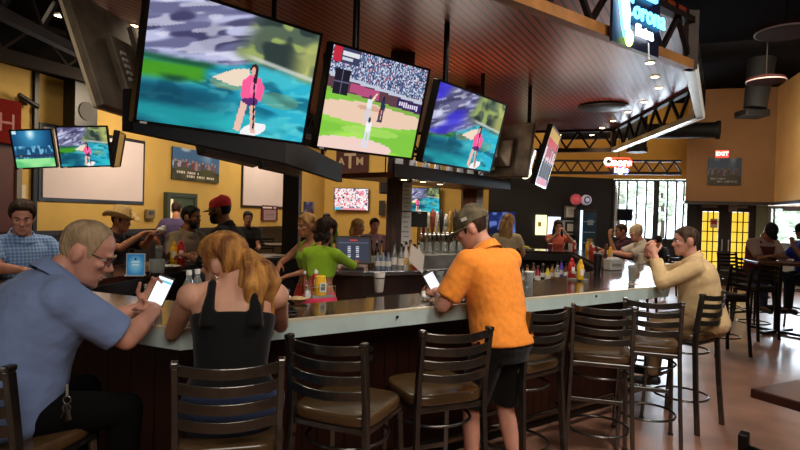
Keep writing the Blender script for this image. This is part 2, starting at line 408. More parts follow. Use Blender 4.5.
    def leg(s, side, ankle, pole=(0, 1, .3), toe=None, world=False, fat=1.0):
        k = s.k; l1, l2 = .415 * k, .42 * k
        hp = s.P + s.Rp @ V((side * .088 * k * (1 + (s.girth - 1) * .5), 0, -.01)); t = s.Wi @ V(ankle) if world else V(ankle)
        kn, an = ik(hp, t, l1, l2, V(pole)); s.legs[side] = (hp, kn, an, fat)
        f = fat * k
        s.body.tube([hp, hp.lerp(kn, .3), hp.lerp(kn, .7), kn], [.088 * f, .082 * f, .064 * f, .052 * f], 16); s.body.ell(hp, (.088 * f,) * 3)
        s.body.ell(kn, (.053 * f,) * 3)
        s.body.tube([kn, kn.lerp(an, .3), kn.lerp(an, .7), an], [.051 * f, .055 * f, .042 * f, .034 * f], 14)
        td = V(toe) if toe else V((0, 1, 0)); td.normalize()
        s.toe = td
        s.body.capsule(an + V((0, 0, -.035)), an + td * .15 * k + V((0, 0, -.05)), .036 * k, .030 * k, 10)
        return an
    def shoes(s, m):
        k = s.k
        for sd, (hp, kn, an, f) in s.legs.items():
            b = MB(); a = an + V((0, 0, -.045)); td = s.toe; x = td.cross(V((0, 0, 1)))
            b.capsule(a - td * .04, a + td * .15 * k + V((0, 0, -.015)), .046 * k, .040 * k, 12); b.ell(a + td * .06 - V((0, 0, .02)), (.05, .11, .03), M((x, td, V((0, 0, 1)))).transposed())
            link('shoe', remesh(b, .012, 2, name='shoe'), m, s.root, 3.2)
    def finish_body(s, extra=None):
        b = s.body
        b.loft(s.rings(-.11, .60)); b.ell(s.P + V((0, 0, -.06)), (.13 * s.k * s.girth, .10 * s.k * s.depth, .08))
        r = .052 * s.k * (.85 if s.female else 1.05)
        b.tube([s.N - s.Rc @ V((0, 0, .03)), s.NT, s.H + s.Rh @ V((0, -.025, -.04))], [r * 1.15, r, r * .98], 16)
        for sd in (1, -1):
            b.tube([s.N + s.Rc @ V((0, -.008, -.012)), s.N + s.Rc @ V((sd * .09 * s.k, -.012, -.03 * s.k)), s.S[sd]], [.045 * s.k, .048 * s.k, .055 * s.k * (.85 if s.female else 1)], 12)
        head_mb(b, s.Mh, s.k * s.hk, s.female)
        me = remesh(b, s.vox, 2, .5, 'body'); s.bodyobj = link('body', me, s.sm, s.root, 3.2)
    def top(s, m, hem=-.10, neck=.53, sleeve=.6, infl=.010, strap=False, name='shirt', collar=None, vox=None, flare=0.0, collar_m=None):
        """sleeve: 0 none, up to 1 = elbow, up to 2 = wrist"""
        b = MB(); rr = s.rings(hem, neck, infl)
        if flare:
            n = len(rr)
            for i in range(min(5, n)):
                c = sum(rr[i], V()) / len(rr[i]); f = 1 + flare * (1 - i / 5); rr[i] = [c + (p - c) * f for p in rr[i]]
        b.loft(rr)
        if not strap:
            for sd in (1, -1):
                fr = (.85 if s.female else 1.0) * s.k
                b.tube([s.N + s.Rc @ V((sd * .03 * s.k, -.008, -.030)), s.N + s.Rc @ V((sd * .09 * s.k, -.012, -.034 * s.k)), s.S[sd]], [(.045 * s.k + infl) * .9, .050 * fr + infl, .058 * fr + infl], 12)
                if sd in s.arms and sleeve > 0:
                    Sh, e, w, fat = s.arms[sd]; fr *= fat
                    b.ell(Sh, (.058 * fr + infl,) * 3)
                    f1 = min(sleeve, 1); n = 5; end = .012 * (1 if sleeve < 1 else 0)
                    b.tube([Sh.lerp(e, f1 * i / n) for i in range(n + 1)], [(.058 - .017 * f1 * i / n) * fr + infl + end * i / n for i in range(n + 1)], 16)
                    if sleeve > 1:
                        f2 = sleeve - 1; b.ell(e, (.043 * fr + infl,) * 3, n=12, m=8)
                        b.tube([e.lerp(w, f2 * i / 4) for i in range(5)], [(.043 - .014 * f2 * i / 4) * fr + infl + .004 for i in range(5)], 14)
        else:
            for sd in (1, -1):
                pts = []
                for y, z in ((.085, .33), (.085, .37), (.080, .42), (.050, .483), (.0, .512), (-.045, .497), (-.076, .445), (-.090, .38), (-.090, .31)):
                    pts.append(s.Wa + s.Rc @ V((sd * (.095 if z < .43 else .088) * s.k, y * s.k * s.depth, (z - .19) * s.k)))
                b.tube(pts, [.034 * s.k, .028 * s.k] + [.021 * s.k] * (len(pts) - 4) + [.028 * s.k, .036 * s.k], 12)
        o = link(name, remesh(b, vox or s.vox, 9 if s.vox < .0095 else 5, .6, name), m, s.root, 3.2)
        if collar:
            c = s.N + s.Rc @ V((0, .004, .030 * s.k)); r = .066 * s.k * collar; x, y, z = [s.Rc @ V(a) for a in ((1, 0, 0), (0, 1, 0), (0, 0, 1))]
            cb = MB(); rings = []
            for rz, rr2 in ((-.026, 1.22), (-.005, 1.06), (.018, .98), (.020, 1.03), (-.002, 1.16), (-.030, 1.36)):
                rings.append([c + x * math.cos(a) * r * rr2 + y * math.sin(a) * r * rr2 + z * (rz - .022 * math.sin(a)) for a in [2 * PI * q / 28 for q in range(28)]])
            cb.loft(rings, caps=False); cb.build('collar', collar_m or m, s.root, smooth=3.2, fix=True)
        return o
    def bottom(s, m, length=2.0, infl=.012, waist=.06, name='trousers', skirt=False):
        b = MB(); b.loft(s.rings(-.13, waist, infl)); b.ell(s.P + V((0, 0, -.06)), (.135 * s.k * s.girth + infl, .105 * s.k * s.depth + infl, .09))
        for sd, (hp, kn, an, fat) in s.legs.items():
            f = fat * s.k; f1 = min(length, 1); e = .010 if length < 1 else .0
            b.ell(hp, (.089 * f + infl,) * 3); b.tube([hp.lerp(kn, f1 * i / 4) for i in range(5)], [(.090 - .034 * f1 * i / 4) * f + infl + e * i / 2 for i in range(5)], 16)
            if length > 1:
                f2 = length - 1; b.ell(kn, (.057 * f + infl,) * 3)
                b.tube([kn.lerp(an, f2 * i / 4) for i in range(5)], [(.058 - .012 * f2 * i / 4) * f + infl for i in range(5)], 14)
        return link(name, remesh(b, s.vox, 3, .5, name), m, s.root, 3.2)
    def hairline(s, m, thick=.012, front=.070, temple=.030, back=-.075, noise=.004, name='hair', sideburn=-.02, top=None):
        """a cap of hair over the skull above a smooth hairline"""
        k = s.k * s.hk; n = 56; nt = 20
        T = [(0, front), (28, front - .002), (46, temple + .012), (56, temple), (64, .012), (69, sideburn), (76, sideburn), (81, .030), (106, .030), (113, -.020), (124, -.045), (142, back), (180, back)]
        def lim(a):
            ph = abs((math.degrees(a) - 90 + 180) % 360 - 180)
            for (p0, v0), (p1, v1) in zip(T, T[1:]):
                if ph <= p1: f = (ph - p0) / (p1 - p0); f = f * f * (3 - 2 * f); return v0 + (v1 - v0) * f
            return back
        def row(z):
            q = 0
            while q < len(HEAD) - 2 and HEAD[q + 1][0] < z: q += 1
            a, b = HEAD[q], HEAD[q + 1]; f = min(max((z - a[0]) / (b[0] - a[0]), 0), 1)
            return (z,) + tuple(a[c] + (b[c] - a[c]) * f for c in (1, 2, 3))
        vs = []
        for i in range(nt + 1):
            t = i / nt
            for q in range(n):
                a = 2 * PI * q / n; l = lim(a); z = l + (.1195 - l) * (1 - (1 - t) ** 1.6)
                e = min(1, t * 5); e = e * e * (3 - 2 * e); p = head_ring(row(z), n, 0.0)[q]
                cdir = V((p.x, p.y + .01, max(0, z + .01) * 1.1)).normalized(); nn = mnoise.noise(V((p.x * 30, p.y * 30, p.z * 12))) * noise * e
                vs.append(s.Mh @ ((p + cdir * (.0015 + thick * e + nn)) * k))
        b = MB(); b.v = [tuple(p) for p in vs]
        b.f = [(i * n + q, i * n + (q + 1) % n, (i + 1) * n + (q + 1) % n, (i + 1) * n + q) for i in range(nt) for q in range(n)] + [tuple(range(nt * n, nt * n + n))]
        return b.build(name, m, s.root, smooth=3.2, fix=True)
    def strands(s, m, paths, name='hair_lock', parent=None):
        b = MB()
        for pts, rs in paths: b.tube([s.Mh @ (V(p) * s.k * s.hk) for p in pts], [r * s.k for r in rs], 10)
        return link(name, remesh(b, .009, 1, .4, name), m, parent or s.root, 3.2)
    def eyes(s, iris=(60, 40, 25), brow=None, browm=None):
        k = s.k * s.hk; wm = mat('eye_white', (225, 220, 212), .25); im = mat('iris_%d' % iris[0], iris, .2); lm = mat('lip_' + ('f' if s.female else 'm'), (176, 88, 84) if s.female else (160, 100, 86), .45)
        for sd in (-1, 1):
            e = MB(); e.ell((sd * .031 * k, .0775 * k, .002 * k), (.0125 * k, .0115 * k, .0055 * k), n=12, m=8); e.xf(s.Mh); o = e.build('eye', wm, s.root, smooth=3.2)
            i = MB(); i.ell((sd * .031 * k, .0862 * k, .002 * k), (.0058 * k, .004 * k, .0052 * k), n=10, m=6); i.xf(s.Mh); i.build('iris', im, o, smooth=3.2)
            if browm is not None:
                q = MB(); q.tube([(sd * .014 * k, .1005 * k, .019 * k), (sd * .03 * k, .0985 * k, .025 * k), (sd * .048 * k, .085 * k, .019 * k)], [.0035 * k, .004 * k, .0025 * k], 8); q.xf(s.Mh); q.build('eyebrow', browm, s.root, smooth=3.2)
        l = MB(); l.ell((0, .0905 * k, -.0665 * k), (.022 * k, .008 * k, .0045 * k), n=12, m=6); l.ell((0, .090 * k, -.078 * k), (.019 * k, .008 * k, .005 * k), n=12, m=6); l.xf(s.Mh); l.build('mouth', lm, s.root, smooth=3.2)
    def beard(s, m, full=True):
        k = s.k * s.hk; b = MB(); g = []
        for z, infl in ((-.128, .002), (-.112, .007), (-.092, .008), (-.070, .007), (-.048, .006), (-.025, .004)):
            j = 0
            while j < len(HEAD) - 2 and HEAD[j + 1][0] < z: j += 1
            a, c = HEAD[j], HEAD[j + 1]; f = min(max((z - a[0]) / (c[0] - a[0]), 0), 1)
            g.append(head_ring(tuple(a[q] + (c[q] - a[q]) * f for q in range(4)), 32, infl))
        b.v = [tuple(s.Mh @ (p * k)) for r in g for p in r]
        for i in range(len(g) - 1):
            for q in range(32):
                sa = math.sin(2 * PI * (q + .5) / 32); z = g[i][0].z
                if sa > -.05 and not (z > -.05 and sa > .55) and not (-.095 < z < -.06 and sa > .93): b.f.append((i * 32 + q, i * 32 + (q + 1) % 32, (i + 1) * 32 + (q + 1) % 32, (i + 1) * 32 + q))
        o = b.build('beard', m, s.root, smooth=3.2); so = o.modifiers.new('t', 'SOLIDIFY'); so.thickness = .006; so.offset = -1
        mb = MB(); mb.tube([(-.026 * k, .088 * k, -.066 * k), (0, .0975 * k, -.053 * k), (.026 * k, .088 * k, -.066 * k)], [.004 * k, .0065 * k, .004 * k], 8); mb.xf(s.Mh); mb.build('moustache', m, s.root, smooth=3.2)
    def cap(s, m, brim_m=None, backward=False, name='cap', strap=False):
        k = s.k * s.hk; b = MB(); prof = [(.028, 1.0), (.05, 1.0), (.075, .985), (.098, .90), (.117, .72), (.130, .45), (.136, .12)]
        rings = []
        for z, f in prof: rings.append([V((.0835 * f * k * math.cos(a), (-.004 + .106 * f * math.sin(a)) * k, (z - .012 * math.sin(a)) * k)) for a in [2 * PI * q / 32 for q in range(32)]])
        b.loft(rings); b.ell((0, -.004 * k, .137 * k), (.008 * k, .008 * k, .004 * k), n=10, m=6); b.xf(s.Mh); o = b.build(name, m, s.root, smooth=0.9)
        c = MB(); sgn = -1 if backward else 1; vs = []; n = 16
        for j in range(5):
            for i in range(n + 1):
                a = PI * (i / n); r = j / 4
                x = .078 * math.cos(a) * (1 - .0 * r); y = .09 * math.sin(a) + .075 * r * math.sin(a) ** .6
                vs.append(V((x * k, sgn * y * k, (.030 - .012 * sgn * math.sin(a) - .018 * r - .9 * x * x) * k)))
        fs = [(j * (n + 1) + i, j * (n + 1) + i + 1, (j + 1) * (n + 1) + i + 1, (j + 1) * (n + 1) + i) for j in range(4) for i in range(n)]
        c.add(vs, fs); c.xf(s.Mh); q = c.build('brim', brim_m or m, o, smooth=3.2); so = q.modifiers.new('t', 'SOLIDIFY'); so.thickness = .005
        return o
# ------------------------------------------------------------------ camera model (the photograph's own viewpoint)
CAMH = 1.6; F = 560.0; ROLL = .0275; PITCH = math.atan(-9.6 / F)
_fw = V((0, math.cos(PITCH), math.sin(PITCH))); _rt0 = V((1, 0, 0)); _up0 = _rt0.cross(_fw)
_rt = _rt0 * math.cos(ROLL) + _up0 * math.sin(ROLL); _up = -_rt0 * math.sin(ROLL) + _up0 * math.cos(ROLL)
cam = bpy.data.cameras.new('camera'); cam.sensor_width = 36; cam.lens = 36 * F / 800; cam.clip_end = 200; cam.clip_start = .05
co = bpy.data.objects.new('camera', cam); COL.objects.link(co); SC.camera = co
co.matrix_world = M.Translation((0, 0, CAMH)) @ M((_rt, _up, -_fw)).transposed().to_4x4()
def ray(x, y): return _rt * ((x - 400) / F) + _up * ((225 - y) / F) + _fw
def atz(x, y, z):
    d = ray(x, y); t = (z - CAMH) / d.z; return V((d.x * t, d.y * t, z))
def aty(x, y, Y):
    d = ray(x, y); t = Y / d.y; return V((d.x * t, Y, d.z * t + CAMH))
def onplane(x, y, p, n):
    d = ray(x, y); o = V((0, 0, CAMH)); return o + d * ((V(p) - o).dot(V(n)) / d.dot(V(n)))
# ------------------------------------------------------------------ materials of the place
yel = mat('ochre_paint', (200, 164, 86), .8, noise=.06, nscale=2, bump=.05, bscale=90)
yel2 = mat('ochre_paint_upper', (216, 166, 74), .8, noise=.05, nscale=2)
tanp = mat('tan_paint', (150, 112, 74), .8, noise=.06, nscale=2)
blk = mat('black_paint', (12, 11, 10), .9, noise=.3, nscale=6, spec=.1)
blkw = mat('black_wall', (10, 10, 13), .6)
dkwood = stripes('dark_bead_board', (44, 20, 12), (14, 6, 4), 11, rad(35), .45, .1, bump=.3)
wains = mat('dark_wainscot', (30, 19, 14), .5, noise=.3, nscale=5, stretch=(1, 1, .2))
steel = mat('brushed_steel', (150, 150, 150), .3, 1.0, noise=.15, nscale=12, stretch=(1, 1, 8))
dkmet = mat('dark_metal', (34, 30, 28), .35, .8)
blkmet = mat('black_metal', (16, 15, 15), .35, .4)
blkpl = mat('black_plastic', (13, 13, 14), .35)
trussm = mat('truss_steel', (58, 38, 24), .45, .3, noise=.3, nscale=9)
trusslit = mat('truss_steel_lit', (190, 128, 66), .5, .1, noise=.25, nscale=6)  # gold tone is warm light put into the near truss colour
sil = mat('silver_trim', (176, 168, 150), .3, .9)
white = mat('white_paper', (225, 225, 220), .8)
# polished concrete floor
fm = mat('polished_concrete', (176, 128, 104), .34, noise=.45, nscale=1.6, rgb2=(120, 86, 70), bump=.05, bscale=5, coat=.12)
floor = struct('floor', MB().box((1.5, 7, -.06), (21, 21.5, .12)), fm)
ceil = struct('ceiling', MB().box((1.5, 7, 4.86), (21, 21.5, .12)), mat('black_ceiling', (7, 7, 11), .95, spec=.05))
wl0 = V((-4.13, 10.5, 0)); wd = V((.306, .952, 0)); wn = V((.952, -.306, 0))     # left wall line, direction, inward normal
def wall_slab(name, p0, p1, z0, z1, th, m, outward):
    p0, p1 = V(p0), V(p1); o = V(outward) * th
    return struct(name, MB().prism([tuple(p0)[:2], tuple(p1)[:2], tuple(p1 + o)[:2], tuple(p0 + o)[:2]], z0, z1), m)
WL = lambda t, off=0, z=0: wl0 + wd * t + wn * off + V((0, 0, z))
lw = thing('wall_left', None, None, (0, 0, 0), kind='structure')
def sub(name, parent, mb, m, **k): return mb.build(name, m, parent, **k)
def wl_box(name, t0, t1, z0, z1, off0, off1, m, parent=None):
    a, b = WL(t0, off0), WL(t1, off0); c, d = WL(t1, off1), WL(t0, off1)
    return MB().prism([(a.x, a.y), (b.x, b.y), (c.x, c.y), (d.x, d.y)], z0, z1).build(name, m, parent)
wl_box('painted_face', -13.5, 6.25, 0, 3.42, -.2, 0, yel, lw)
wl_box('upper_black_face', -13.5, 6.25, 3.42, 4.8, -.2, .04, blk, lw)
wl_box('wainscot', -13.5, 6.25, 0, 1.18, 0, .03, wains, lw)
wl_box('chair_rail', -13.5, 6.25, 1.18, 1.25, 0, .06, mat('rail_wood', (24, 14, 9), .4), lw)
for i, t in enumerate((-2.97,)):
    wl_box('conduit', t - .03, t + .03, 1.25, 3.42, 0, .05, blkmet, lw)
# back wall: yellow, then black, then the windows and the doors
K1 = V((-2.23, 16.4, 0)); e1 = V((.952, -.306, 0)); K2 = V((2.35, 15.0, 0)); K3 = V((5.87, 15.5, 0)); nb = V((-.306, -.952, 0))
wall_slab('wall_back', K1 - e1 * .2, K2, 0, 4.8, .2, yel, -nb)
bd = (K3 - K2).normalized(); bn = V((bd.y, -bd.x, 0))
wall_slab('wall_back.001', K2, K3, 0, 2.78, .2, blkw, -bn)
KE = K3 + e1 * 7.2
BW = lambda s, off=0, z=0: K3 + e1 * s + nb * off + V((0, 0, z))
def bw_box(name, s0, s1, z0, z1, o0, o1, m, parent=None, kind=None):
    a, b, c, d = BW(s0, o0), BW(s1, o0), BW(s1, o1), BW(s0, o1)
    o = MB().prism([(a.x, a.y), (b.x, b.y), (c.x, c.y), (d.x, d.y)], z0, z1).build(name, m, parent)
    if kind: o['kind'] = kind
    return o
wb = thing('wall_back.002', None, None, kind='structure')
bw_box('wall_below_window', -.1, 1.95, 0, 1.12, -.2, 0, blkw, wb); bw_box('wall_above_doors', 1.95, 7.2, 2.16, 4.8, -.2, 0, tanp, wb)
bw_box('pier', 1.85, 2.08, 0, 2.2, -.2, .02, mat('dark_green_frame', (34, 40, 34), .5), wb)
bw_box('pier', 3.46, 3.72, 0, 2.2, -.2, .02, mat('pale_olive_frame', (112, 122, 92), .5), wb)
bw_box('wall_below_window', 3.72, 7.2, 0, 1.1, -.2, 0, mat('light_panel', (150, 150, 140), .6), wb)
up = MB().prism([(K2.x - .1, K2.y - .05), (K3.x, K3.y), (BW(2.1).x, BW(2.1).y), (BW(2.1, -.2).x, BW(2.1, -.2).y), (K3.x, K3.y + .3), (K2.x - .1, K2.y + .25)], 2.78, 4.8).build('wall_back.003', yel2); up['kind'] = 'structure'
# windows with mullions (glass panes in front of the daylight)
glass = bpy.data.materials.new('window_glass'); glass.use_nodes = True
g = glass.node_tree; gb = g.nodes['Principled BSDF']; g.nodes.remove(gb)
gt = g.nodes.new('ShaderNodeBsdfTransparent'); gg = g.nodes.new('ShaderNodeBsdfGlossy'); gm = g.nodes.new('ShaderNodeMixShader'); gm.inputs[0].default_value = .06
gt.inputs[0].default_value = (.92, .97, 1, 1); gg.inputs['Roughness'].default_value = .05
g.links.new(gt.outputs[0], gm.inputs[1]); g.links.new(gg.outputs[0], gm.inputs[2]); g.links.new(gm.outputs[0], g.nodes['Material Output'].inputs[0])
frm = mat('window_frame_black', (24, 28, 30), .5)
def window(name, s0, s1, z0, z1, muls, m, fw=.05, thick=None):
    w = thing(name, None, None, kind='structure')
    f = MB()
    for a, b, c, d in ((s0, s1, z0, z0 + fw), (s0, s1, z1 - fw, z1), (s0, s0 + fw, z0, z1), (s1 - fw, s1, z0, z1)):
        p, q, r_, t = BW(a, -.12), BW(b, -.12), BW(b, .03), BW(a, .03); f.prism([(p.x, p.y), (q.x, q.y), (r_.x, r_.y), (t.x, t.y)], c, d)
    f.build('window_frame', m, w)
    for k, s in enumerate(muls):
        h = .022 if not thick or k not in thick else .06
        bw_box('mullion', s - h, s + h, z0, z1, -.08, .02, m, w)
    a, b = BW(s0, -.06), BW(s1, -.06); MB().quad((a.x, a.y, z0), (b.x, b.y, z0), (b.x, b.y, z1), (a.x, a.y, z1)).build('pane', glass, w)
    return w
window('window_1', .0, 1.9, 1.12, 2.75, [.14, .36, .60, .84, 1.08, 1.14, 1.36, 1.58, 1.76], frm, thick=(4,))
window('window_2', 3.72, 7.2, 1.1, 2.1, [3.86, 4.75, 5.8, 6.6], mat('window_frame_grey', (120, 128, 134), .5), fw=.07, thick=(1, 2))
bw_box('window_blind', 4.05, 7.1, 1.98, 2.08, -.03, .0, mat('blind_grey', (120, 126, 130), .6), None, 'structure')
# yellow-lit double doors
ylit = mat('amber_glass', (255, 216, 70), .3, emit=.95, noise=.18, nscale=3, rgb2=(235, 190, 60))
drm = mat('door_dark_wood', (40, 26, 20), .5, noise=.3, nscale=6)
for i, (s0, s1) in enumerate(((2.08, 2.77), (2.77, 3.46))):
    d = thing('door_%d' % (i + 1), None, None, kind='structure')
    cw = (s1 - s0 - .30) / 3
    bw_box('door_stile', s0, s0 + .15, 0, 2.16, -.08, .0, drm, d); bw_box('door_stile', s1 - .15, s1, 0, 2.16, -.08, 0, drm, d)
    bw_box('door_rail', s0, s1, 1.93, 2.16, -.08, -.002, drm, d); bw_box('door_rail', s0, s1, 0, .35, -.08, -.002, drm, d)
    for c in range(3):
        for r_ in range(6):
            z0 = .35 + r_ * 1.58 / 6; bw_box('pane', s0 + .15 + c * cw + .012, s0 + .15 + (c + 1) * cw - .012, z0 + .012, z0 + 1.58 / 6 - .012, -.07, -.03, ylit, d)
    m_ = MB()
    for c in (1, 2): p = BW(s0 + .15 + c * cw, -.03); m_.box((p.x, p.y, 1.14), (.024, .06, 1.58), M.Rotation(math.atan2(e1.y, e1.x), 3, 'Z'))
    for r_ in range(1, 6):
        a, b = BW(s0 + .15, -.03, .35 + r_ * 1.58 / 6), BW(s1 - .15, -.03, .35 + r_ * 1.58 / 6); m_.bar(a, b, .06, .024)
    m_.build('glazing_bars', drm, d)
    h = BW(s1 - .075 if i == 0 else s0 + .075, .04, 1.05); MB().cyl(h - V((0, 0, .15)), h + V((0, 0, .15)), .014).build('door_handle', sil, d, smooth=True)
    p = BW(s0 + .3, .02, 2.06); MB().box(p, (.36, .05, .06), M.Rotation(math.atan2(e1.y, e1.x), 3, 'Z')).build('door_closer', mat('closer_grey', (120, 112, 100), .5), d)
pp = BW(2.93, .012, 2.03); tag(MB().box(pp, (.2, .006, .2), M.Rotation(math.atan2(e1.y, e1.x), 3, 'Z')).build('door_notice', mat('notice_grey', (140, 130, 120), .8)), 'small pale notice taped above the glass of the second amber door', 'notice')
pr = BW(2.5, .012, 1.62); nt_ = thing('door_sticker', 'small red and white sticker on the glass of the first amber door', 'sticker', pr, math.atan2(e1.y, e1.x))
MB().box((0, 0, 0), (.17, .006, .24)).build('sticker_face', mat('sticker_white', (230, 205, 180), .7), nt_); MB().box((0, -.006, .03), (.13, .006, .10)).build('red_panel', mat('sticker_red', (190, 60, 40), .6), nt_)
# bulkhead above the doors and the lighter return wall
Wa_, Wb_ = V((6.85, 13.5, 0)), V((8.62, 12.95, 0)); Wc_ = Wb_ + V((-.306, -.952, 0)) * 3.4
bk = MB().prism([(Wa_.x, Wa_.y), (Wb_.x, Wb_.y), (12, 12), (12, 15), (BW(2.0).x + .1, BW(2.0).y + .1)], 2.12, 4.8).build('wall_right', tanp); bk['kind'] = 'structure'
bt = MB().prism([(Wa_.x - .03, Wa_.y - .03), (Wb_.x, Wb_.y - .04), (Wb_.x, Wb_.y + .1), (Wa_.x, Wa_.y + .1)], 2.07, 2.14).build('trim_1', drm); bt['kind'] = 'structure'
rk = MB().prism([(Wb_.x, Wb_.y), (Wc_.x, Wc_.y), (12, Wc_.y), (12, Wb_.y)], 2.12, 4.8).build('wall_right.001', mat('ochre_lit', (242, 198, 130), .8, noise=.05, nscale=2)); rk['kind'] = 'structure'  # colour raised to stand in for light falling on this face
rt_ = MB().prism([(Wb_.x - .02, Wb_.y), (Wc_.x - .02, Wc_.y), (Wc_.x + .1, Wc_.y), (Wb_.x + .1, Wb_.y)], 2.07, 2.14).build('trim_2', drm); rt_['kind'] = 'structure'
struct('wall_right.002', MB().box((11.9, 4.2, 2.4), (.2, 15.5, 4.8)), tanp)
struct('wall_front', MB().box((1.5, -3.6, 2.4), (21, .2, 4.8)), yel)
# ------------------------------------------------------------------ bar canopy: timber ceiling in a steel truss ring
CP = [V((2.42, 4.77, 0)), V((3.65, 6.92, 0)), V((3.96, 10.54, 0)), V((1.95, 11.17, 0)), V((-.9, 12.0, 0)), V((-2.8, 6.5, 0)), V((-2.85, 3.1, 0)), V((-1.0, 2.16, 0))]
slat = stripes('canopy_boards', (142, 58, 36), (48, 17, 11), 14, rad(61 + 90), .34, .30, bump=.5, noise=.12)
canopy = struct('ceiling_canopy', MB().prism([(p.x, p.y) for p in CP], 3.32, 3.40), slat)
def truss(name, p0, p1, z0, h, bays, mb_, mt, chord=.075, post=True, lower_m=None):
    t = thing(name, None, None, kind='structure'); p0, p1 = V(p0), V(p1); u = V((0, 0, 1))
    MB().bar(p0 + u * (z0 + chord / 2), p1 + u * (z0 + chord / 2), .08, chord).build('bottom_chord', lower_m or mb_, t)
    MB().bar(p0 + u * (z0 + h - .02), p1 + u * (z0 + h - .02), .08, .05).build('top_chord', mt, t)
    for i in range(bays):
        a, m_, b = p0.lerp(p1, i / bays), p0.lerp(p1, (i + .5) / bays), p0.lerp(p1, (i + 1) / bays)
        MB().bar(a + u * (z0 + chord), m_ + u * (z0 + h - .04), .035, .035).build('web_bar', mt, t); MB().bar(m_ + u * (z0 + h - .04), b + u * (z0 + chord), .035, .035).build('web_bar', mt, t)
    if post: MB().box(tuple(p0 + u * (z0 + h / 2 + .03))[:3], (.085, .085, h + .06)).build('post', mb_, t)
    return t
nbay = [5, 6, 5, 7, 12, 8, 5, 9]
dark_tr = mat('truss_dark', (26, 15, 11), .6, spec=.2)
for i in range(8):
    a, b = CP[i], CP[(i + 1) % 8]
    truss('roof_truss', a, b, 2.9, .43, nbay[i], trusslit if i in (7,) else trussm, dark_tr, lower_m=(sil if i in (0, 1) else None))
# silver outer fascia on the two right-hand sides; glow imitates light on it
for a, b in ((CP[0], CP[1]), (CP[1], CP[2])):
    n = (b - a).normalized(); n = V((n.y, -n.x, 0)); o = MB().bar(a + n * .05 + V((0, 0, 2.92)), b + n * .05 + V((0, 0, 2.92)), .02, .05).build('trim_3', mat('white_trim_lit', (232, 226, 205), .4, emit=.25)); o['kind'] = 'structure'
truss('roof_truss', V((1.2, 15.0, 0)), V((6.75, 13.55, 0)), 2.76, .36, 18, dark_tr, dark_tr, post=False)
truss('roof_truss', V((-6.9, 2.2, 0)), V((-3.6, 10.0, 0)), 3.35, .6, 10, dark_tr, dark_tr, chord=.16, post=False)
for x, y in ((2.0, 5.2), (-1.0, 3.0), (3.6, 10.2), (-2.4, 6.5), (2.2, 10.8)):
    o = MB().cyl((x, y, 3.4), (x, y, 4.8), .02, n=8).build('ceiling_hanger_beam', blkmet); o['kind'] = 'structure'
# slim black post and two timber columns
pc = aty(292, 210, 8.3); struct('column_post', MB().box((pc.x, 8.3, 1.45), (.24, .24, 2.9)), mat('post_black', (16, 17, 20), .45), bevel=.01)
colm = mat('column_timber', (84, 46, 32), .5, noise=.5, nscale=8, stretch=(3, 3, .4), rgb2=(36, 20, 15))
cc = [aty(399, 200, 6.05), aty(470, 200, 7.5)]
COLS = [(cc[0].x, 6.05, .26), (cc[1].x, 7.5, .22)]
for k, (x, y, w) in enumerate(COLS): struct('column_timber', MB().box((x, y, 1.66), (w, w, 3.32)), colm if k == 0 else mat('column_red_timber', (150, 76, 48), .5, noise=.4, nscale=8, stretch=(3, 3, .4)), bevel=.012)
# black round duct across the back and a grey duct drop
dm = mat('duct_black', (9, 9, 11), .6, spec=.2); dg = mat('duct_grey', (22, 22, 25), .7, spec=.2)
p = aty(717, 130, 12.2); q = aty(560, 133, 14.2)
t = thing('ceiling_duct', None, None, kind='structure'); MB().cyl(q, p, .17, n=28).build('duct_tube', dm, t, smooth=True); MB().cyl(p - (p - q).normalized() * .02, p + (p - q).normalized() * .06, .2, n=28).build('duct_flange', dm, t, smooth=True)
p = aty(755, 108, 10.8)
t = thing('ceiling_duct', None, None, kind='structure'); MB().cyl(p, (p.x + .1, p.y, 4.8), .2, .24, n=28).build('duct_tube', dg, t, smooth=True)
p = aty(752, 114, 10.8); MB().box(p, (.46, .4, .13)).build('vent_box', dm, t, bevel=.02)
p = aty(637, 147, 12.5); t = thing('ceiling_duct', None, None, kind='structure'); MB().cyl(p - V((0, 0, .07)), (p.x, p.y, 4.8), .2, n=24).build('duct_tube', dm, t, smooth=True); MB().cyl(p - V((0, 0, .12)), p - V((0, 0, .02)), .22, n=24).build('duct_flange', dm, t, smooth=True)
# outdoors: pavement and trees seen through the glass
og = MB().box((9, 30, -.3), (60, 26, .1)).build('ground_outside', mat('pavement_outside', (190, 188, 180), .9)); og['kind'] = 'structure'
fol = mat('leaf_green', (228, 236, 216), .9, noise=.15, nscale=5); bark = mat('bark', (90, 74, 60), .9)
for i, (x, y, h, r) in enumerate(((9.2, 24, 3.6, 2.0), (12.6, 27, 3.4, 1.9), (15.5, 25, 2.4, 1.8), (19.2, 26, 2.3, 1.7))):
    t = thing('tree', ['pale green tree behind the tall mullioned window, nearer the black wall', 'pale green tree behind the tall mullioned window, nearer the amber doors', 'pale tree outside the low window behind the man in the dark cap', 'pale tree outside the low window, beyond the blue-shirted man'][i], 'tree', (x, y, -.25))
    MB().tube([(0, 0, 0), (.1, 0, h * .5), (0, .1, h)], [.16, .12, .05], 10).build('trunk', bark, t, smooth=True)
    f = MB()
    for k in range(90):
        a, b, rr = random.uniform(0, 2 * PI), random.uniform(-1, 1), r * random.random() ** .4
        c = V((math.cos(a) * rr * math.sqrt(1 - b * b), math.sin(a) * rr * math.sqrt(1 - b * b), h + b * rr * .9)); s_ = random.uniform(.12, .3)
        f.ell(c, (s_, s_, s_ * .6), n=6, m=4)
    f.build('crown', fol, t)
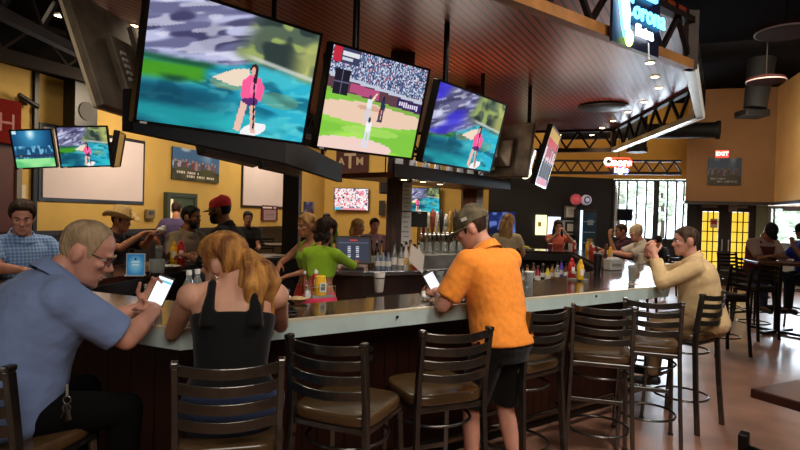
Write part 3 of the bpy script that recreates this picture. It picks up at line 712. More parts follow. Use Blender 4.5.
# ------------------------------------------------------------------ televisions
def sm(x, a, b):
    t = np.clip((x - a) / (b - a), 0, 1); return t * t * (3 - 2 * t)
def paddle(w, h, cx=.6, seed=3, tone=0):
    P = Paint(w, h); u, v = P.u, P.v; P.all((28, 140, 168)); N_ = lambda fx, fy, q, sk=0: vnoise(u, np.abs(v + sk * u), fx, fy, seed + q)
    P.fill(sm(u, .35, 1) * sm(v, .2, .5), (44, 176, 204)); P.fill(sm(N_(5, 12, 1, .3), .5, .8), (74, 196, 206), .65); P.fill(sm(N_(7, 16, 2, -.2), .55, .8), (8, 82, 108), .7); P.fill(sm(N_(16, 34, 3, .2), .6, .85), (110, 214, 216), .45)
    P.fill(sm(v, .62, .74) * sm(.6 - u, 0, .3), (10, 62, 84), .75); P.fill(sm(v, .8, .9) * sm(N_(5, 9, 4), .4, .7), (40, 190, 190), .6)
    P.fill((1 - sm(np.abs(v - .60 + .12 * u), .03, .10)) * sm(.36 - u, 0, .08), (70, 150, 30), .95); P.fill((1 - sm(np.abs(v - .66 + .1 * u), .0, .05)) * sm(.34 - u, 0, .1) * sm(N_(6, 12, 5), .3, .6), (16, 60, 44), .9); P.fill((1 - sm(np.abs(v - .50 + .05 * u), .01, .05)) * sm(.42 - u, 0, .1), (24, 70, 40), .8)
    P.ell(.80, .66, .13, .07, (166, 160, 84), .35); P.ell(.45, .60, .10, .05, (196, 150, 70), .4)
    e = .47 - .10 * sm(u, 0, 1) + .05 * N_(6, 3, 6) - (.16 * sm(u, .45, .8) if not tone else .28 * sm(u, .1, .9) - .16)
    mk = 1 - sm(v, e - .05, e + .015)
    P.fill(mk, (104, 104, 142)); P.fill(mk * sm(N_(4, 18, 7, .45), .45, .72), (186, 188, 222)); P.fill(mk * sm(N_(6, 16, 8, .45), .5, .75), (58, 56, 92), .85); P.fill(mk * sm(N_(12, 30, 9, .5), .6, .8), (224, 224, 240), .6)
    if tone: P.fill(mk * sm(.55 - u, 0, .25) * sm(N_(3, 6, 10, .5), .3, .6), (56, 48, 206), .85)
    g = sm(u + .35 * (v - .2), .46, .60) * (1 - sm(v, .30 + .12 * (u - .5), .40 + .2 * (u - .5)))
    P.fill(g, (84, 100, 82)); P.fill(g * sm(N_(14, 12, 11), .5, .75), (150, 166, 96)); P.fill(g * sm(N_(10, 9, 12), .55, .75), (44, 58, 56)); P.fill(g * sm(u, .78, .95) * sm(N_(8, 6, 13), .3, .6), (186, 190, 110), .8)
    P.fill((1 - sm(np.abs(v - .33 - .16 * (u - .5)), .005, .03)) * sm(u, .5, .62), (206, 208, 200), .8)
    P.poly([(cx - .24, .57), (cx - .12, .47), (cx - .03, .44), (cx + .0, .56), (cx - .1, .61)], (234, 214, 192))
    P.ell(cx + .05, .95, .085, .055, (240, 238, 240), 1, -.3)
    P.poly([(cx - .075, .97), (cx - .05, .72), (cx - .005, .70), (cx - .01, .75), (cx - .035, .98)], (232, 188, 172)); P.poly([(cx + .035, .98), (cx + .005, .74), (cx + .035, .70), (cx + .065, .98)], (226, 180, 164))
    P.poly([(cx - .05, .72), (cx - .04, .64), (cx + .05, .64), (cx + .055, .73), (cx, .75)], (86, 44, 110))
    P.poly([(cx - .055, .70), (cx - .06, .55), (cx - .02, .49), (cx + .05, .50), (cx + .085, .58), (cx + .07, .70), (cx + .03, .67)], (246, 92, 150)); P.fill((np.abs(u - cx - .015) < .02) * sm(v, .52, .56) * (1 - sm(v, .62, .66)), (252, 140, 180), .6)
    P.ell(cx + .005, .44, .026, .05, (60, 28, 30)); P.ell(cx - .0, .455, .015, .034, (226, 170, 150)); P.poly([(cx + .015, .42), (cx + .032, .44), (cx + .03, .55), (cx + .012, .55)], (54, 26, 30))
    P.fill((np.abs(u - (cx + .01 + .09 * (v - .5))) < .005) * ((v > .5) & (v < .95)), (30, 24, 40))
    return P
def baseball(w, h):
    P = Paint(w, h); u, v = P.u, P.v; P.all((126, 196, 66)); r = np.random.default_rng(5)
    P.nz(v > .5, 3, 14, (170, 226, 90), 2, .4, .8)
    t = v - .10 * (u - .5)
    P.fill(t < .40, (96, 116, 156)); blk_ = r.random((h, w)); P.fill((t < .33) & (blk_ > .72), (206, 214, 232)); P.fill((t < .33) & (blk_ < .25), (40, 48, 90)); P.fill((t < .33) & (blk_ > .4) & (blk_ < .46), (190, 90, 96))
    P.fill((t > .30) & (t < .335), (188, 196, 214)); P.fill((t > .335) & (t < .45), (92, 60, 70)); P.fill((t > .345) & (t < .44) & (u > .22) & (u < .52), (178, 78, 122)); P.fill((t > .345) & (t < .44) & (u > .72), (46, 34, 92))
    for k in range(9): P.fill((t > .37) & (t < .42) & (np.abs(u - .75 - k * .025) < .007), (226, 214, 236))
    P.ell(.5, .60, .62, .115, (232, 200, 176)); P.fill((t > .45) & (t < .49), (130, 176, 76)); P.ell(.46, .535, .14, .03, (206, 160, 134), .8)
    P.ell(.33, .96, .42, .10, (238, 206, 196)); P.ell(.5, .78, .30, .05, (190, 230, 120), .5)
    def man(x, y, s, c, leg, hd):
        P.poly([(x - .02 * s, y), (x + .025 * s, y), (x + .03 * s, y + .1 * s), (x - .025 * s, y + .1 * s)], c); P.poly([(x - .022 * s, y + .09 * s), (x - .002, y + .09 * s), (x - .01 * s, y + .24 * s), (x - .035 * s, y + .24 * s)], leg); P.poly([(x + .005 * s, y + .09 * s), (x + .028 * s, y + .09 * s), (x + .02 * s, y + .24 * s), (x - .0, y + .24 * s)], leg); P.ell(x + .003, y - .022 * s, .014 * s, .026 * s, hd)
    man(.43, .44, 1.0, (226, 228, 236), (206, 208, 220), (60, 60, 80)); P.poly([(.45, .44), (.49, .37), (.50, .375), (.46, .46)], (236, 220, 180))
    man(.57, .43, .95, (42, 48, 80), (60, 62, 84), (30, 30, 48)); man(.555, .53, .55, (150, 50, 80), (90, 60, 90), (60, 30, 50))
    man(.46, .68, 1.15, (238, 238, 244), (214, 218, 232), (50, 54, 90))
    P.fill((u > .015) & (u < .27) & (v < .15), (58, 62, 92)); P.fill((u > .02) & (u < .09) & (v < .14), (190, 40, 60)); P.fill((u > .1) & (u < .26) & (v > .03) & (v < .07), (220, 222, 230)); P.fill((u > .1) & (u < .2) & (v > .09) & (v < .12), (200, 206, 220))
    P.fill((u > .06) & (u < .20) & (v > .20) & (v < .46), (28, 26, 40)); P.fill((np.abs(u - .13) < .004) & (v > .2) & (v < .46), (90, 90, 120)); P.fill((u > .06) & (u < .2) & (np.abs(v - .33) < .006), (90, 90, 120))
    return P
def nightfield(w, h):
    P = Paint(w, h); u, v = P.u, P.v; P.all((14, 66, 110)); d = ((u - .47) ** 2 + ((v - .08) * .7) ** 2) ** .5
    P.fill(np.clip(1 - d / .5, 0, 1), (70, 160, 200)); P.fill(np.clip(1 - d / .14, 0, 1), (235, 250, 255))
    P.fill((v > .45) & (v < .76), (22, 74, 112)); P.nz((v > .42) & (v < .76), 26, 9, (110, 176, 206), 3, .55, .8); P.fill((v > .66) & (v < .72), (40, 56, 90)); P.fill(v > .76, (94, 190, 120)); P.nz(v > .76, 4, 10, (150, 226, 150), 6, .4, .8)
    P.poly([(.12, .72), (.15, .62), (.18, .72)], (90, 130, 60)); P.fill((u > .02) & (u < .12) & (v < .08), (200, 230, 240)); return P
def crowdshot(w, h):
    P = Paint(w, h); u, v = P.u, P.v; P.all((244, 226, 226)); r = np.random.default_rng(11)
    b = vnoise(u, v, 26, 16, 4); P.fill(b > .66, (226, 80, 96)); b2 = vnoise(u, v, 30, 18, 8); P.fill(b2 > .72, (250, 250, 255)); P.fill(vnoise(u, v, 24, 15, 9) > .76, (96, 96, 130)); P.ell(.26, .42, .03, .06, (20, 20, 30)); P.ell(.8, .22, .09, .12, (244, 130, 150), .7); P.fill((v > .9) & (u < .9), (226, 150, 160)); P.fill((v > .88) & (u < .2), (90, 190, 220)); return P
def sportgame(w, h):
    P = Paint(w, h); u, v = P.u, P.v; P.all((60, 62, 76)); P.fill(v < .22, (190, 150, 70)); P.fill((v > .16) & (v < .30), (186, 40, 60)); P.fill((v > .34) & (v < .55), (206, 170, 176)); P.nz((v > .3) & (v < .56), 9, 5, (150, 60, 80), 4, .45, .6)
    P.fill(v > .55, (44, 46, 58)); 
    for k in range(5): P.fill((np.abs(u - .1 - k * .2) < .03) & (v > .55) & (v < .86), (84, 84, 98)); P.fill((np.abs(u - .1 - k * .2) < .02) & (v > .5) & (v < .6), (206, 200, 206))
    P.fill(v > .87, (190, 160, 176)); P.nz(v > .87, 10, 4, (236, 120, 150), 7, .5, .7); return P
def bluescreen(w, h):
    P = Paint(w, h); u, v = P.u, P.v; P.all((24, 38, 92)); P.nz(u < 2, 5, 4, (90, 112, 180), 3, .5, .7); P.fill((v > .7) & (u < .7), (16, 22, 50)); P.poly([(.3, .8), (.4, .35), (.55, .35), (.6, .8)], (140, 150, 190), .6); return P
scrm = vcol('lit_screen', 1.05)
bez = mat('tv_bezel', (12, 12, 14), .3); tvback = mat('tv_back', (22, 21, 22), .45)
def tv(name_label, bl, br, height, tilt, paint, group=None, bezel=.016, depth=.05, back=None, mount=None, back_detail=False, lean_m=None, flip=False, name='television'):
    """screen plane from its two bottom corners (viewer's left and right), leaning forward at the top by tilt degrees"""
    bl, br = V(bl), V(br); d = br - bl; w = math.hypot(d.x, d.y); yaw = math.atan2(d.y, d.x)
    t = thing(name, name_label, 'television', (bl + br) / 2, yaw, group)
    t.rotation_euler = (rad(tilt), math.asin(max(-1, min(1, -d.z / d.length))), yaw); w = d.length
    # local: x along the screen, z up, -y toward the viewer
    MB().box((0, depth / 2 + .004, height / 2), (w, depth, height)).build('tv_case', bez if back is None else back, t, bevel=.006)
    f = MB(); b = bezel
    for c, s in (((0, 0, b / 2), (w, .02, b)), ((0, 0, height - b / 2), (w, .02, b)), ((-w / 2 + b / 2, 0, height / 2), (b, .02, height)), ((w / 2 - b / 2, 0, height / 2), (b, .02, height))): f.box(c, s)
    f.build('bezel', bez if lean_m is None else lean_m, t)
    if paint is not None:
        me = paint.mesh('screen', lambda u, v: (-w / 2 + b + u * (w - 2 * b), -.002, height - b - v * (height - 2 * b))); link('screen', me, scrm, t)
    else: MB().box((0, .002, height / 2), (w - 2 * b, .006, height - 2 * b)).build('screen', mat('dark_screen', (16, 17, 20), .15), t)
    MB().box((-w / 2 + .05, -.012, b * .45), (.035, .004, .010)).build('maker_badge', mat('badge_silver', (210, 210, 205), .4), t)
    bk_ = MB().box((0, depth + .03, height * .42), (w * .62, .05, height * .5)).build('rear_housing', tvback if back is None else back, t, bevel=.01)
    if back_detail:
        MB().box((0, depth + .075, height * .45), (.30, .04, .42)).build('mount_plate', sil, t, bevel=.005)
        for x in (-.16, .16): MB().box((x, depth + .09, height * .45), (.04, .03, .5)).build('mount_arm', mat('mount_arm_grey', (120, 112, 100), .4, .6), t)
        for k in range(5): MB().box((.30, depth + .058, height * (.28 + .06 * k)), (.05, .012, .022)).build('port', mat('port_white', (190, 186, 176), .5), t)
        MB().tube([(.3, depth + .07, height * .3), (.2, depth + .12, height * .12), (.05, depth + .1, -.02), (-.1, depth + .1, .1)], .007, 8).build('cable', blkpl, t, smooth=True)
    if mount:
        # ceiling pole in world space, expressed in the television's frame
        bpy.context.view_layer.update(); iv = t.matrix_world.inverted()
        top = (bl + br) / 2; nrm = V((d.y, -d.x, 0)).normalized(); pw = top - nrm * .16
        MB().cyl(iv @ V((pw.x, pw.y, bl.z + height * .5)), iv @ V((pw.x, pw.y, 3.33)), .026, n=14).build('ceiling_pole', blkmet, t, smooth=True)
        MB().box(iv @ V((pw.x, pw.y, bl.z + height * .5)), (.2, .12, .24)).build('mount_bracket', blkmet, t)
    return t
ZB = 2.03
tv('large television showing a paddleboarder in pink, widest screen over the bar', atz(132, 122, ZB), atz(303, 145, ZB), .69, 14, paddle(170, 96, .60), 'televisions in a row over the bar', mount=True)
tv('television showing a baseball game, middle of the row over the bar', atz(314, 148, ZB), atz(412, 160, ZB), .69, 14, baseball(120, 68), 'televisions in a row over the bar', mount=True)
tv('television showing the paddleboarder, at the column end of the row over the bar', atz(420, 162, ZB), atz(490, 173, ZB), .66, 14, paddle(110, 62, .68, 13, 1), 'televisions in a row over the bar', mount=True)
# the row that faces the other way: only backs are seen
lb = [(V((-1.60, 4.28, 2.15)), V((-1.70, 3.10, 2.15))), (V((-1.45, 5.50, 2.03)), V((-1.58, 4.36, 2.03))), (V((-1.25, 6.75, 2.03)), V((-1.42, 5.60, 2.03)))]
brz = mat('tv_back_bronze', (124, 110, 90), .5, .1, noise=.3, nscale=7); brf = mat('tv_frame_bronze', (216, 200, 168), .4, .2)
tv('back of a silver-framed television tilted away beside the large paddleboard screen', lb[0][0], lb[0][1], .70, 20, None, 'televisions facing the dining room', back=brz, lean_m=brf, back_detail=True)
tv('black back of a television hanging behind the large paddleboard screen', lb[1][0], lb[1][1], .66, 16, None, 'televisions facing the dining room', mount=True)
tv('black back of a television hanging behind the baseball screen', lb[2][0], lb[2][1], .66, 16, None, 'televisions facing the dining room', mount=True)
# two small sets over the dining room, and the edge of a third
tv('small television showing a floodlit green field', aty(16, 169.5, 6.0), aty(58, 167.5, 6.1), .42, 12, nightfield(60, 46), 'small televisions over the dining room', depth=.05)
tv('small television showing the paddleboarder, beside the floodlit field', aty(60.5, 168, 6.1), aty(112, 166.5, 6.25), .45, 12, paddle(70, 56, .55, 23), 'small televisions over the dining room')
tv('small black television turned edge-on beside the small paddleboard screen', aty(113, 167.5, 6.3), aty(120, 167, 7.1), .42, 8, None, 'small televisions over the dining room')
# wall sets
a = aty(334, 210, 16.12); b = aty(368.5, 211, 15.9); tv('television showing a red and white crowd on the ochre wall', a, b, .64, 3, crowdshot(52, 34))
a = aty(411, 213, 15.5); b = aty(440, 213, 15.25); tv('television above the beer taps showing bright turquoise water', a, b, .70, 3, paddle(60, 44, .22, 31))
a = aty(489, 235, 14.6); b = aty(516, 234, 14.8); tv('dim blue television low on the black wall behind the orange-shirted man', a, b, .60, 0, bluescreen(40, 30))
# hanging pair at the far end of the canopy
a = V((1.62, 6.75, 2.06)); b = V((2.05, 8.0, 2.06)); a = V((1.60, 6.75, 2.02)); b = V((1.98, 7.72, 2.02)); tv('television seen at a steep angle showing red and grey players', a, b, .74, 15, sportgame(48, 60), mount=True, bezel=.02)
tv('back of a bronze television hanging between the column and the steeply angled screen', V((1.47, 6.5, 2.08)), V((.62, 7.2, 2.08)), .66, 14, None, back=brz, lean_m=brf, back_detail=True, mount=True)
a = aty(617, 220.5, 14.2); b = aty(632, 221, 14.15); tv('small black monitor hanging in front of the tall window', a, b, .30, 3, None)

t = thing('television_rail', 'long black steel rail running under the televisions that face the dining room', 'rail', (0, 0, 0))
ra, rb, rc = V((-1.43, 2.92, 0)), V((-.98, 4.55, 0)), V((-.78, 7.1, 0))
for a, b in ((ra, rb), (rb, rc)): MB().bar(a + V((0, 0, 2.11)), b + V((0, 0, 2.11)), .07, .22).build('rail_beam', mat('rail_black', (15, 14, 14), .6, spec=.2), t)
for p in (ra.lerp(rb, .15), ra.lerp(rb, .9), rb.lerp(rc, .6)): MB().cyl(p + V((0, 0, 2.2)), p + V((0, 0, 3.33)), .02, n=10).build('hanger', blkmet, t)
# ------------------------------------------------------------------ the bar
OUT = [V((-2.50, 5.6, 0)), V((-2.75, 4.05, 0)), V((-2.67, 3.2, 0)), V((-.95, 2.46, 0)), V((2.25, 4.69, 0)), V((2.92, 6.0, 0)), V((3.42, 9.95, 0)), V((.9, 10.15, 0))]
INN = [V((.9, 9.58, 0)), V((2.9, 9.35, 0)), V((2.3, 6.2, 0)), V((.95, 4.52, 0)), V((-.82, 3.02, 0)), V((-2.12, 3.6, 0)), V((-2.2, 4.1, 0)), V((-1.95, 5.6, 0))]
BH = 1.07
def offs(poly, d):
    """offset an open polyline to its right by d"""
    out = []
    for i, p in enumerate(poly):
        a = (poly[i] - poly[i - 1]).normalized() if i else (poly[1] - poly[0]).normalized()
        b = (poly[i + 1] - poly[i]).normalized() if i < len(poly) - 1 else a
        na, nb_ = V((a.y, -a.x, 0)), V((b.y, -b.x, 0)); n = (na + nb_).normalized(); out.append(p + n * d / max(n.dot(na), .3))
    return out
topm = mat('bar_top_laminate', (62, 44, 34), .16, noise=.35, nscale=5, rgb2=(30, 21, 17), coat=.5)
edgem = mat('bar_edge_laminate', (186, 204, 200), .4, noise=.08, nscale=6)
edgel = mat('bar_edge_lip', (196, 186, 160), .35)
bar_ = thing('bar_counter', 'long angular bar counter with dark glossy top and pale laminate edge', 'bar counter')
pl = lambda P_: [(p.x, p.y) for p in P_]
MB().prism(pl(OUT + INN), BH - .045, BH).build('worktop', topm, bar_)
eo, ei = OUT[2:6], offs(OUT[2:6], -.022)
eo2 = offs(OUT[2:6], .016)
MB().prism(pl(eo2 + ei[::-1]), BH - .088, BH - .008).build('edge_band', edgem, bar_)
MB().prism(pl(eo2 + ei[::-1]), BH - .0075, BH + .003).build('edge_lip', edgel, bar_)
for seg in ((OUT[0], OUT[1], OUT[2]), (OUT[5], OUT[6], OUT[7])):
    sg = list(seg); MB().prism(pl(offs(sg, .014) + offs(sg, -.02)[::-1]), BH - .085, BH + .002).build('edge_band', mat('bar_edge_dark', (26, 18, 14), .3), bar_)
MB().prism(pl(offs(INN, .03) + offs(INN, -.0)[::-1]), BH - .16, BH - .046).build('inner_apron', mat('bar_apron', (16, 12, 11), .4), bar_)
bo, bi = offs(OUT, -.30), offs(OUT, -.36)
MB().prism(pl(bo + bi[::-1]), .10, BH - .046).build('front_panel', dkwood, bar_)
MB().prism(pl(offs(OUT, -.33) + bi[::-1]), 0, .10).build('kick_board', blkmet, bar_)
fr = offs(OUT[1:7], -.17)
MB().tube([p + V((0, 0, .17)) for p in fr], .025, 12).build('foot_rail', mat('rail_steel', (150, 140, 130), .25, 1.0), bar_, smooth=True)
for i in range(len(fr) - 1):
    for f in (.25, .75):
        p = fr[i].lerp(fr[i + 1], f); q = bo[i + 1].lerp(bo[i + 2], f) if i + 2 < len(bo) else bo[-1]; MB().bar(p + V((0, 0, .17)), q + V((0, 0, .17)), .02, .02).build('rail_bracket', dkmet, bar_)
for x, y in ((397, 317), (596, 296), (663, 289.5)):
    d = OUT[4] - OUT[3]; n = V((d.y, -d.x, 0)).normalized(); p = onplane(x, y, OUT[3] + n * .018, n); MB().cyl(p, p + n * .006, .008, n=10).build('edge_screw', blkmet, bar_)
d = OUT[4] - OUT[3]; n = V((d.y, -d.x, 0)).normalized(); ang = math.atan2(d.y, d.x)
p = onplane(370, 353, bo[3] + n * .006, n); t = thing('power_outlet', 'black twin power outlet on the dark bar front between two stools', 'outlet', p, ang)
MB().box((0, 0, 0), (.085, .012, .125)).build('cover_plate', mat('outlet_black', (10, 10, 10), .25), t, bevel=.004)
for z in (-.028, .028): MB().cyl((0, -.006, z), (0, -.011, z), .018, n=14).build('socket', mat('socket_grey', (46, 44, 42), .4), t)
# central drinks island: cabinet, raised steel tap counter
isl = thing('drinks_island', 'central drinks island with dark timber front and steel counter under the taps', 'bar island')
IP = [V((-1.0, 5.75, 0)), V((-.35, 5.62, 0)), V((.25, 5.9, 0)), V((1.25, 6.6, 0)), V((1.35, 7.9, 0)), V((.1, 8.2, 0)), V((-1.0, 7.0, 0))]
ipm = mat('island_timber', (50, 28, 20), .45, noise=.4, nscale=5)
MB().prism(pl(IP), 0, .98).build('cabinet', ipm, isl); MB().prism(pl(offs(IP + [IP[0]], .03)[:-1]), .98, 1.03).build('countertop', mat('island_top', (150, 150, 155), .25, .8), isl, bevel=.008)
e_ = offs([IP[1], IP[2], IP[3]], .07); MB().prism(pl(e_ + [IP[3], IP[2], IP[1]]), .72, .78).build('speed_rail', steel, isl)
for i, (x0, x1) in enumerate(((-.95, -.4),)): MB().box(((x0 + x1) / 2, 5.69, .55), (x1 - x0 - .05, .02, .6)).build('cabinet_door', mat('island_door', (34, 20, 16), .4), isl)
TC = [V((.22, 6.12, 0)), V((1.14, 6.72, 0)), V((1.14, 7.3, 0)), V((.22, 7.3, 0))]
MB().prism(pl(TC), 1.03, 1.17).build('tap_counter', mat('tap_steel', (176, 182, 186), .3, .55, noise=.35, nscale=4, rgb2=(110, 104, 100)), isl, bevel=.008)
MB().prism(pl([V((.26, 6.9, 0)), V((1.1, 6.9, 0)), V((1.1, 6.94, 0)), V((.26, 6.94, 0))]), 1.17, 1.36).build('splash_back', mat('splash_steel', (120, 108, 92), .3, 1.0), isl)
tt = thing('beer_tap_tower', 'long chrome beer tap tower with a row of upright coloured tap handles', 'tap tower', (0, 0, 0))
chrome = mat('chrome', (200, 198, 192), .15, 1.0)
L_, R_ = aty(421, 235, 6.75), aty(487, 234, 6.75)
MB().tube([L_, R_], .035, 16).build('tap_rail', chrome, tt, smooth=True)
for f in (.06, .5, .94): p = L_.lerp(R_, f); MB().cyl((p.x, p.y, 1.17), p, .035).build('tower_leg', chrome, tt, smooth=True)
HC = [(150, 40, 36), (206, 190, 166), (150, 60, 46), (220, 214, 206), (26, 26, 28), (230, 228, 224), (196, 150, 70), (92, 64, 40), (206, 200, 190), (150, 40, 40), (60, 44, 36), (214, 206, 190), (236, 232, 226), (120, 60, 40), (210, 200, 180)]
for i in range(15):
    p = L_.lerp(R_, (i + .5) / 15); h = .25 + .06 * ((i * 7) % 5) / 4; m_ = mat('tap_handle_%d' % i, HC[i], .4, noise=.3, nscale=25, rgb2=tuple(int(c * .5) for c in HC[i]))
    MB().tube([p + V((0, -.03, 0)), p + V((0, -.085, -.01)), p + V((0, -.10, -.07))], [.012, .011, .009], 8).build('faucet', chrome, tt, smooth=True)
    b = MB(); prof = [(.012, .02), (.017, .05), (.023, .08), (.028, h * .6), (.026, h * .85), (.014, h)] if i % 3 else [(.012, .02), (.020, .05), (.024, h * .9), (.010, h * 1.05)]
    b.lathe(prof, 12, p + V((0, -.05, 0))); b.build('tap_handle', m_, tt, smooth=True)
MB().box((.70, 6.62, 1.178), (.7, .16, .016)).build('drip_tray', dkmet, tt)
# overhead shelf between the columns, with downlights
osf = thing('overhead_shelf', 'dark timber overhead glass shelf spanning the two timber columns', 'shelf')
A_, B_ = V((-.25, 5.55, 0)), V((1.22, 7.35, 0)); dd = (B_ - A_).normalized(); nn = V((dd.y, -dd.x, 0))
A_ += nn * .02; B_ += nn * .02
MB().prism(pl([A_ + nn * .2, B_ + nn * .2, B_ - nn * .5, A_ - nn * .5]), 1.97, 2.02).build('shelf_board', mat('shelf_red_timber', (84, 40, 28), .35, noise=.3, nscale=6), osf)
MB().prism(pl([A_ + nn * .22, B_ + nn * .22, B_ + nn * .19, A_ + nn * .19]), 1.97, 2.10).build('fascia', mat('shelf_dark', (24, 17, 15), .4), osf)
MB().prism(pl([A_ + nn * .215, B_ + nn * .215, B_ + nn * .20, A_ + nn * .20]), 2.19, 2.21).build('gallery_rail', dkmet, osf)
for f in (0, .33, .66, 1): p = A_.lerp(B_, f) + nn * .207; MB().cyl((p.x, p.y, 2.1), (p.x, p.y, 2.2), .008, n=8).build('rail_post', dkmet, osf)
lampm = mat('lamp_glow', (255, 226, 170), .3, emit=6)
for x, y in ((423, 181), (440, 183.5), (404, 179)):
    p = atz(x, y, 1.965); t = thing('shelf_downlight', 'small round downlight under the overhead shelf, %s' % {423: 'between the other two', 440: 'nearest the red timber column', 404: 'nearest the dark timber column'}[x], 'downlight', p)
    MB().lathe([(.045, .006), (.045, -.008), (.03, -.01)], 18).build('ring', sil, t, smooth=True); MB().cyl((0, 0, -.012), (0, 0, -.009), .03, n=16).build('lens', lampm, t)
# ------------------------------------------------------------------ bar stools
stm = mat('stool_gunmetal', (112, 110, 106), .25, .92, noise=.15, nscale=15); stb = mat('stool_black_metal', (30, 27, 26), .35, .6); vin = mat('seat_vinyl_bronze', (84, 62, 38), .26, noise=.15, nscale=12, coat=.3); vinb = mat('seat_vinyl_black', (20, 18, 18), .35)
def make_stool(label, metal, vinyl, group, H=1.06, seat=.75):
    t = thing('bar_stool', label, 'bar stool', (0, 0, 0), 0, group)
    MB().prism([(x * .205 * (1 - .0 * y), y * .205) for x, y in [(math.copysign(abs(math.cos(a)) ** .45, math.cos(a)), math.copysign(abs(math.sin(a)) ** .45, math.sin(a))) for a in [2 * PI * k / 36 for k in range(36)]]], seat - .055, seat).build('seat_cushion', vinyl, t, smooth=.9, bevel=.018, seg=3)
    MB().prism([(.19, .19), (-.19, .19), (-.19, -.19), (.19, -.19)], seat - .085, seat - .055).build('seat_frame', metal, t, bevel=.006)
    for s in (-1, 1):
        b = MB(); pts = [(s * .205, -.235, 0), (s * .192, -.205, .35), (s * .182, -.185, seat - .08), (s * .180, -.19, seat + .05), (s * .182, -.225, H - .01)]
        b.loft([[V(p_) + V((dx_, dy_, 0)) for dx_, dy_ in ((-.012, -.019), (.012, -.019), (.012, .019), (-.012, .019))] for p_ in pts])
        b.build('rear_leg', metal, t, bevel=.004)
        b = MB(); b.box((s * .182, -.226, H), (.030, .046, .022)); b.build('post_cap', metal, t, bevel=.006)
        b = MB(); b.bar((s * .20, .215, 0), (s * .180, .175, seat - .08), .026, .026); b.build('front_leg', metal, t, bevel=.004)
    for k in range(4):
        z0 = seat + .075 + k * (H - seat - .105) / 3.15; off = -.035 * (z0 - seat) / .3; b = MB(); n = 12; hh = .040
        v = []
        for i in range(n + 1):
            x = -.172 + .344 * i / n; y = -.195 + off - .042 * (1 - (x / .172) ** 2); dip = -.010 * (1 - (x / .172) ** 2)
            v += [(x, y, z0 + dip), (x, y, z0 + hh + dip), (x, y - .012, z0 + hh + dip), (x, y - .012, z0 + dip)]
        f = []
        for i in range(n):
            for q in range(4): f.append((i * 4 + q, i * 4 + (q + 1) % 4, i * 4 + 4 + (q + 1) % 4, i * 4 + 4 + q))
        f += [(3, 2, 1, 0), (n * 4, n * 4 + 1, n * 4 + 2, n * 4 + 3)]; b.add(v, f); b.build('back_slat', metal, t, bevel=.003)
    for z, r in ((seat - .16, .008), (.22, .009)):
        w = .185 if z > .4 else .195; b = MB(); pts = [(w * math.cos(a) * (1.04 if abs(math.sin(a)) > .4 else 1), w * 1.03 * math.sin(a), z) for a in [2 * PI * i / 32 for i in range(32)]]
        b.tube(pts, r, 8, closed=True); b.build('leg_ring', metal, t, smooth=3.2)
    MB().bar((-.19, .20, .33), (.19, .20, .33), .02, .03).build('foot_bar', metal, t, bevel=.003)
    for s in (-1, 1): MB().cyl((s * .20, .215, 0), (s * .20, .215, .015), .02, n=10).build('foot_cap', blkpl, t)
    return t
GS = 'gunmetal bar stools along the bar'
S0 = make_stool('gunmetal ladder-back bar stool under the man in the blue shirt', stm, vin, GS)
def put(proto, first, x, y, yaw, label, group):
    """x, y: middle of the back posts; yaw: direction of the back rail"""
    f = V((-math.sin(rad(yaw)), math.cos(rad(yaw)), 0)) * .222
    if first: proto.location = (x + f.x, y + f.y, 0); proto.rotation_euler = (0, 0, rad(yaw)); return proto
    return dup(proto, (x + f.x, y + f.y, 0), rad(yaw), label, group)
put(S0, True, -1.457, 1.875, -10, None, None)
for x, y, yaw, lab in ((-.595, 1.99, 14.6, 'gunmetal ladder-back bar stool under the woman in the black tank top'), (-.30, 2.37, -22.8, 'empty gunmetal bar stool beside the woman in the black tank top'), (.285, 2.66, 24, 'empty gunmetal bar stool touching the black shorts of the man in orange'),
        (.895, 3.30, 39, 'empty gunmetal bar stool just past the man in orange, its back half turned'), (1.30, 3.53, -16.5, 'empty gunmetal bar stool, second past the man in orange'), (1.76, 3.85, -18, 'empty gunmetal bar stool beside the man in the beige shirt'), (2.44, 4.33, 37, 'gunmetal bar stool under the man in the beige shirt')):
    put(S0, False, x, y, yaw, lab, GS)
GB = 'black bar stools around the far high table'
S8 = make_stool('black bar stool standing edge-on behind the man in the beige shirt', stb, vinb, GB)
put(S8, True, 4.25, 6.95, 96, None, None)
for x, y, yaw, lab in ((6.15, 10.5, 185, 'black bar stool near the amber doors with light between its slats'), (5.74, 9.26, 190, 'black bar stool under the man in the dark cap'), (6.62, 8.75, 95, 'black bar stool under the man in the bright blue shirt'), (5.15, 7.75, 20, 'black bar stool at the near side of the far high table'), (6.35, 7.7, -10, 'black bar stool cut off by the picture edge near the far high table')):
    put(S8, False, x, y, yaw, lab, GB)
for i, (x, y, yaw, lab) in enumerate(((-3.02, 4.32, -75, 'black bar stool under the man in the blue plaid shirt'), (-3.25, 5.75, -60, 'black bar stool under the man in the straw cowboy hat'), (-2.5, 6.5, -150, 'black bar stool under the man in the grey-brown shirt'), (3.9, 8.55, 85, 'black bar stool under the man in the white cap'), (3.95, 9.45, 85, 'black bar stool under the man in the maroon shirt'), (3.0, 11.05, 180, 'black bar stool under the woman in pink'))):
    put(S8, False, x, y, yaw, lab, 'black bar stools on the other sides of the bar')
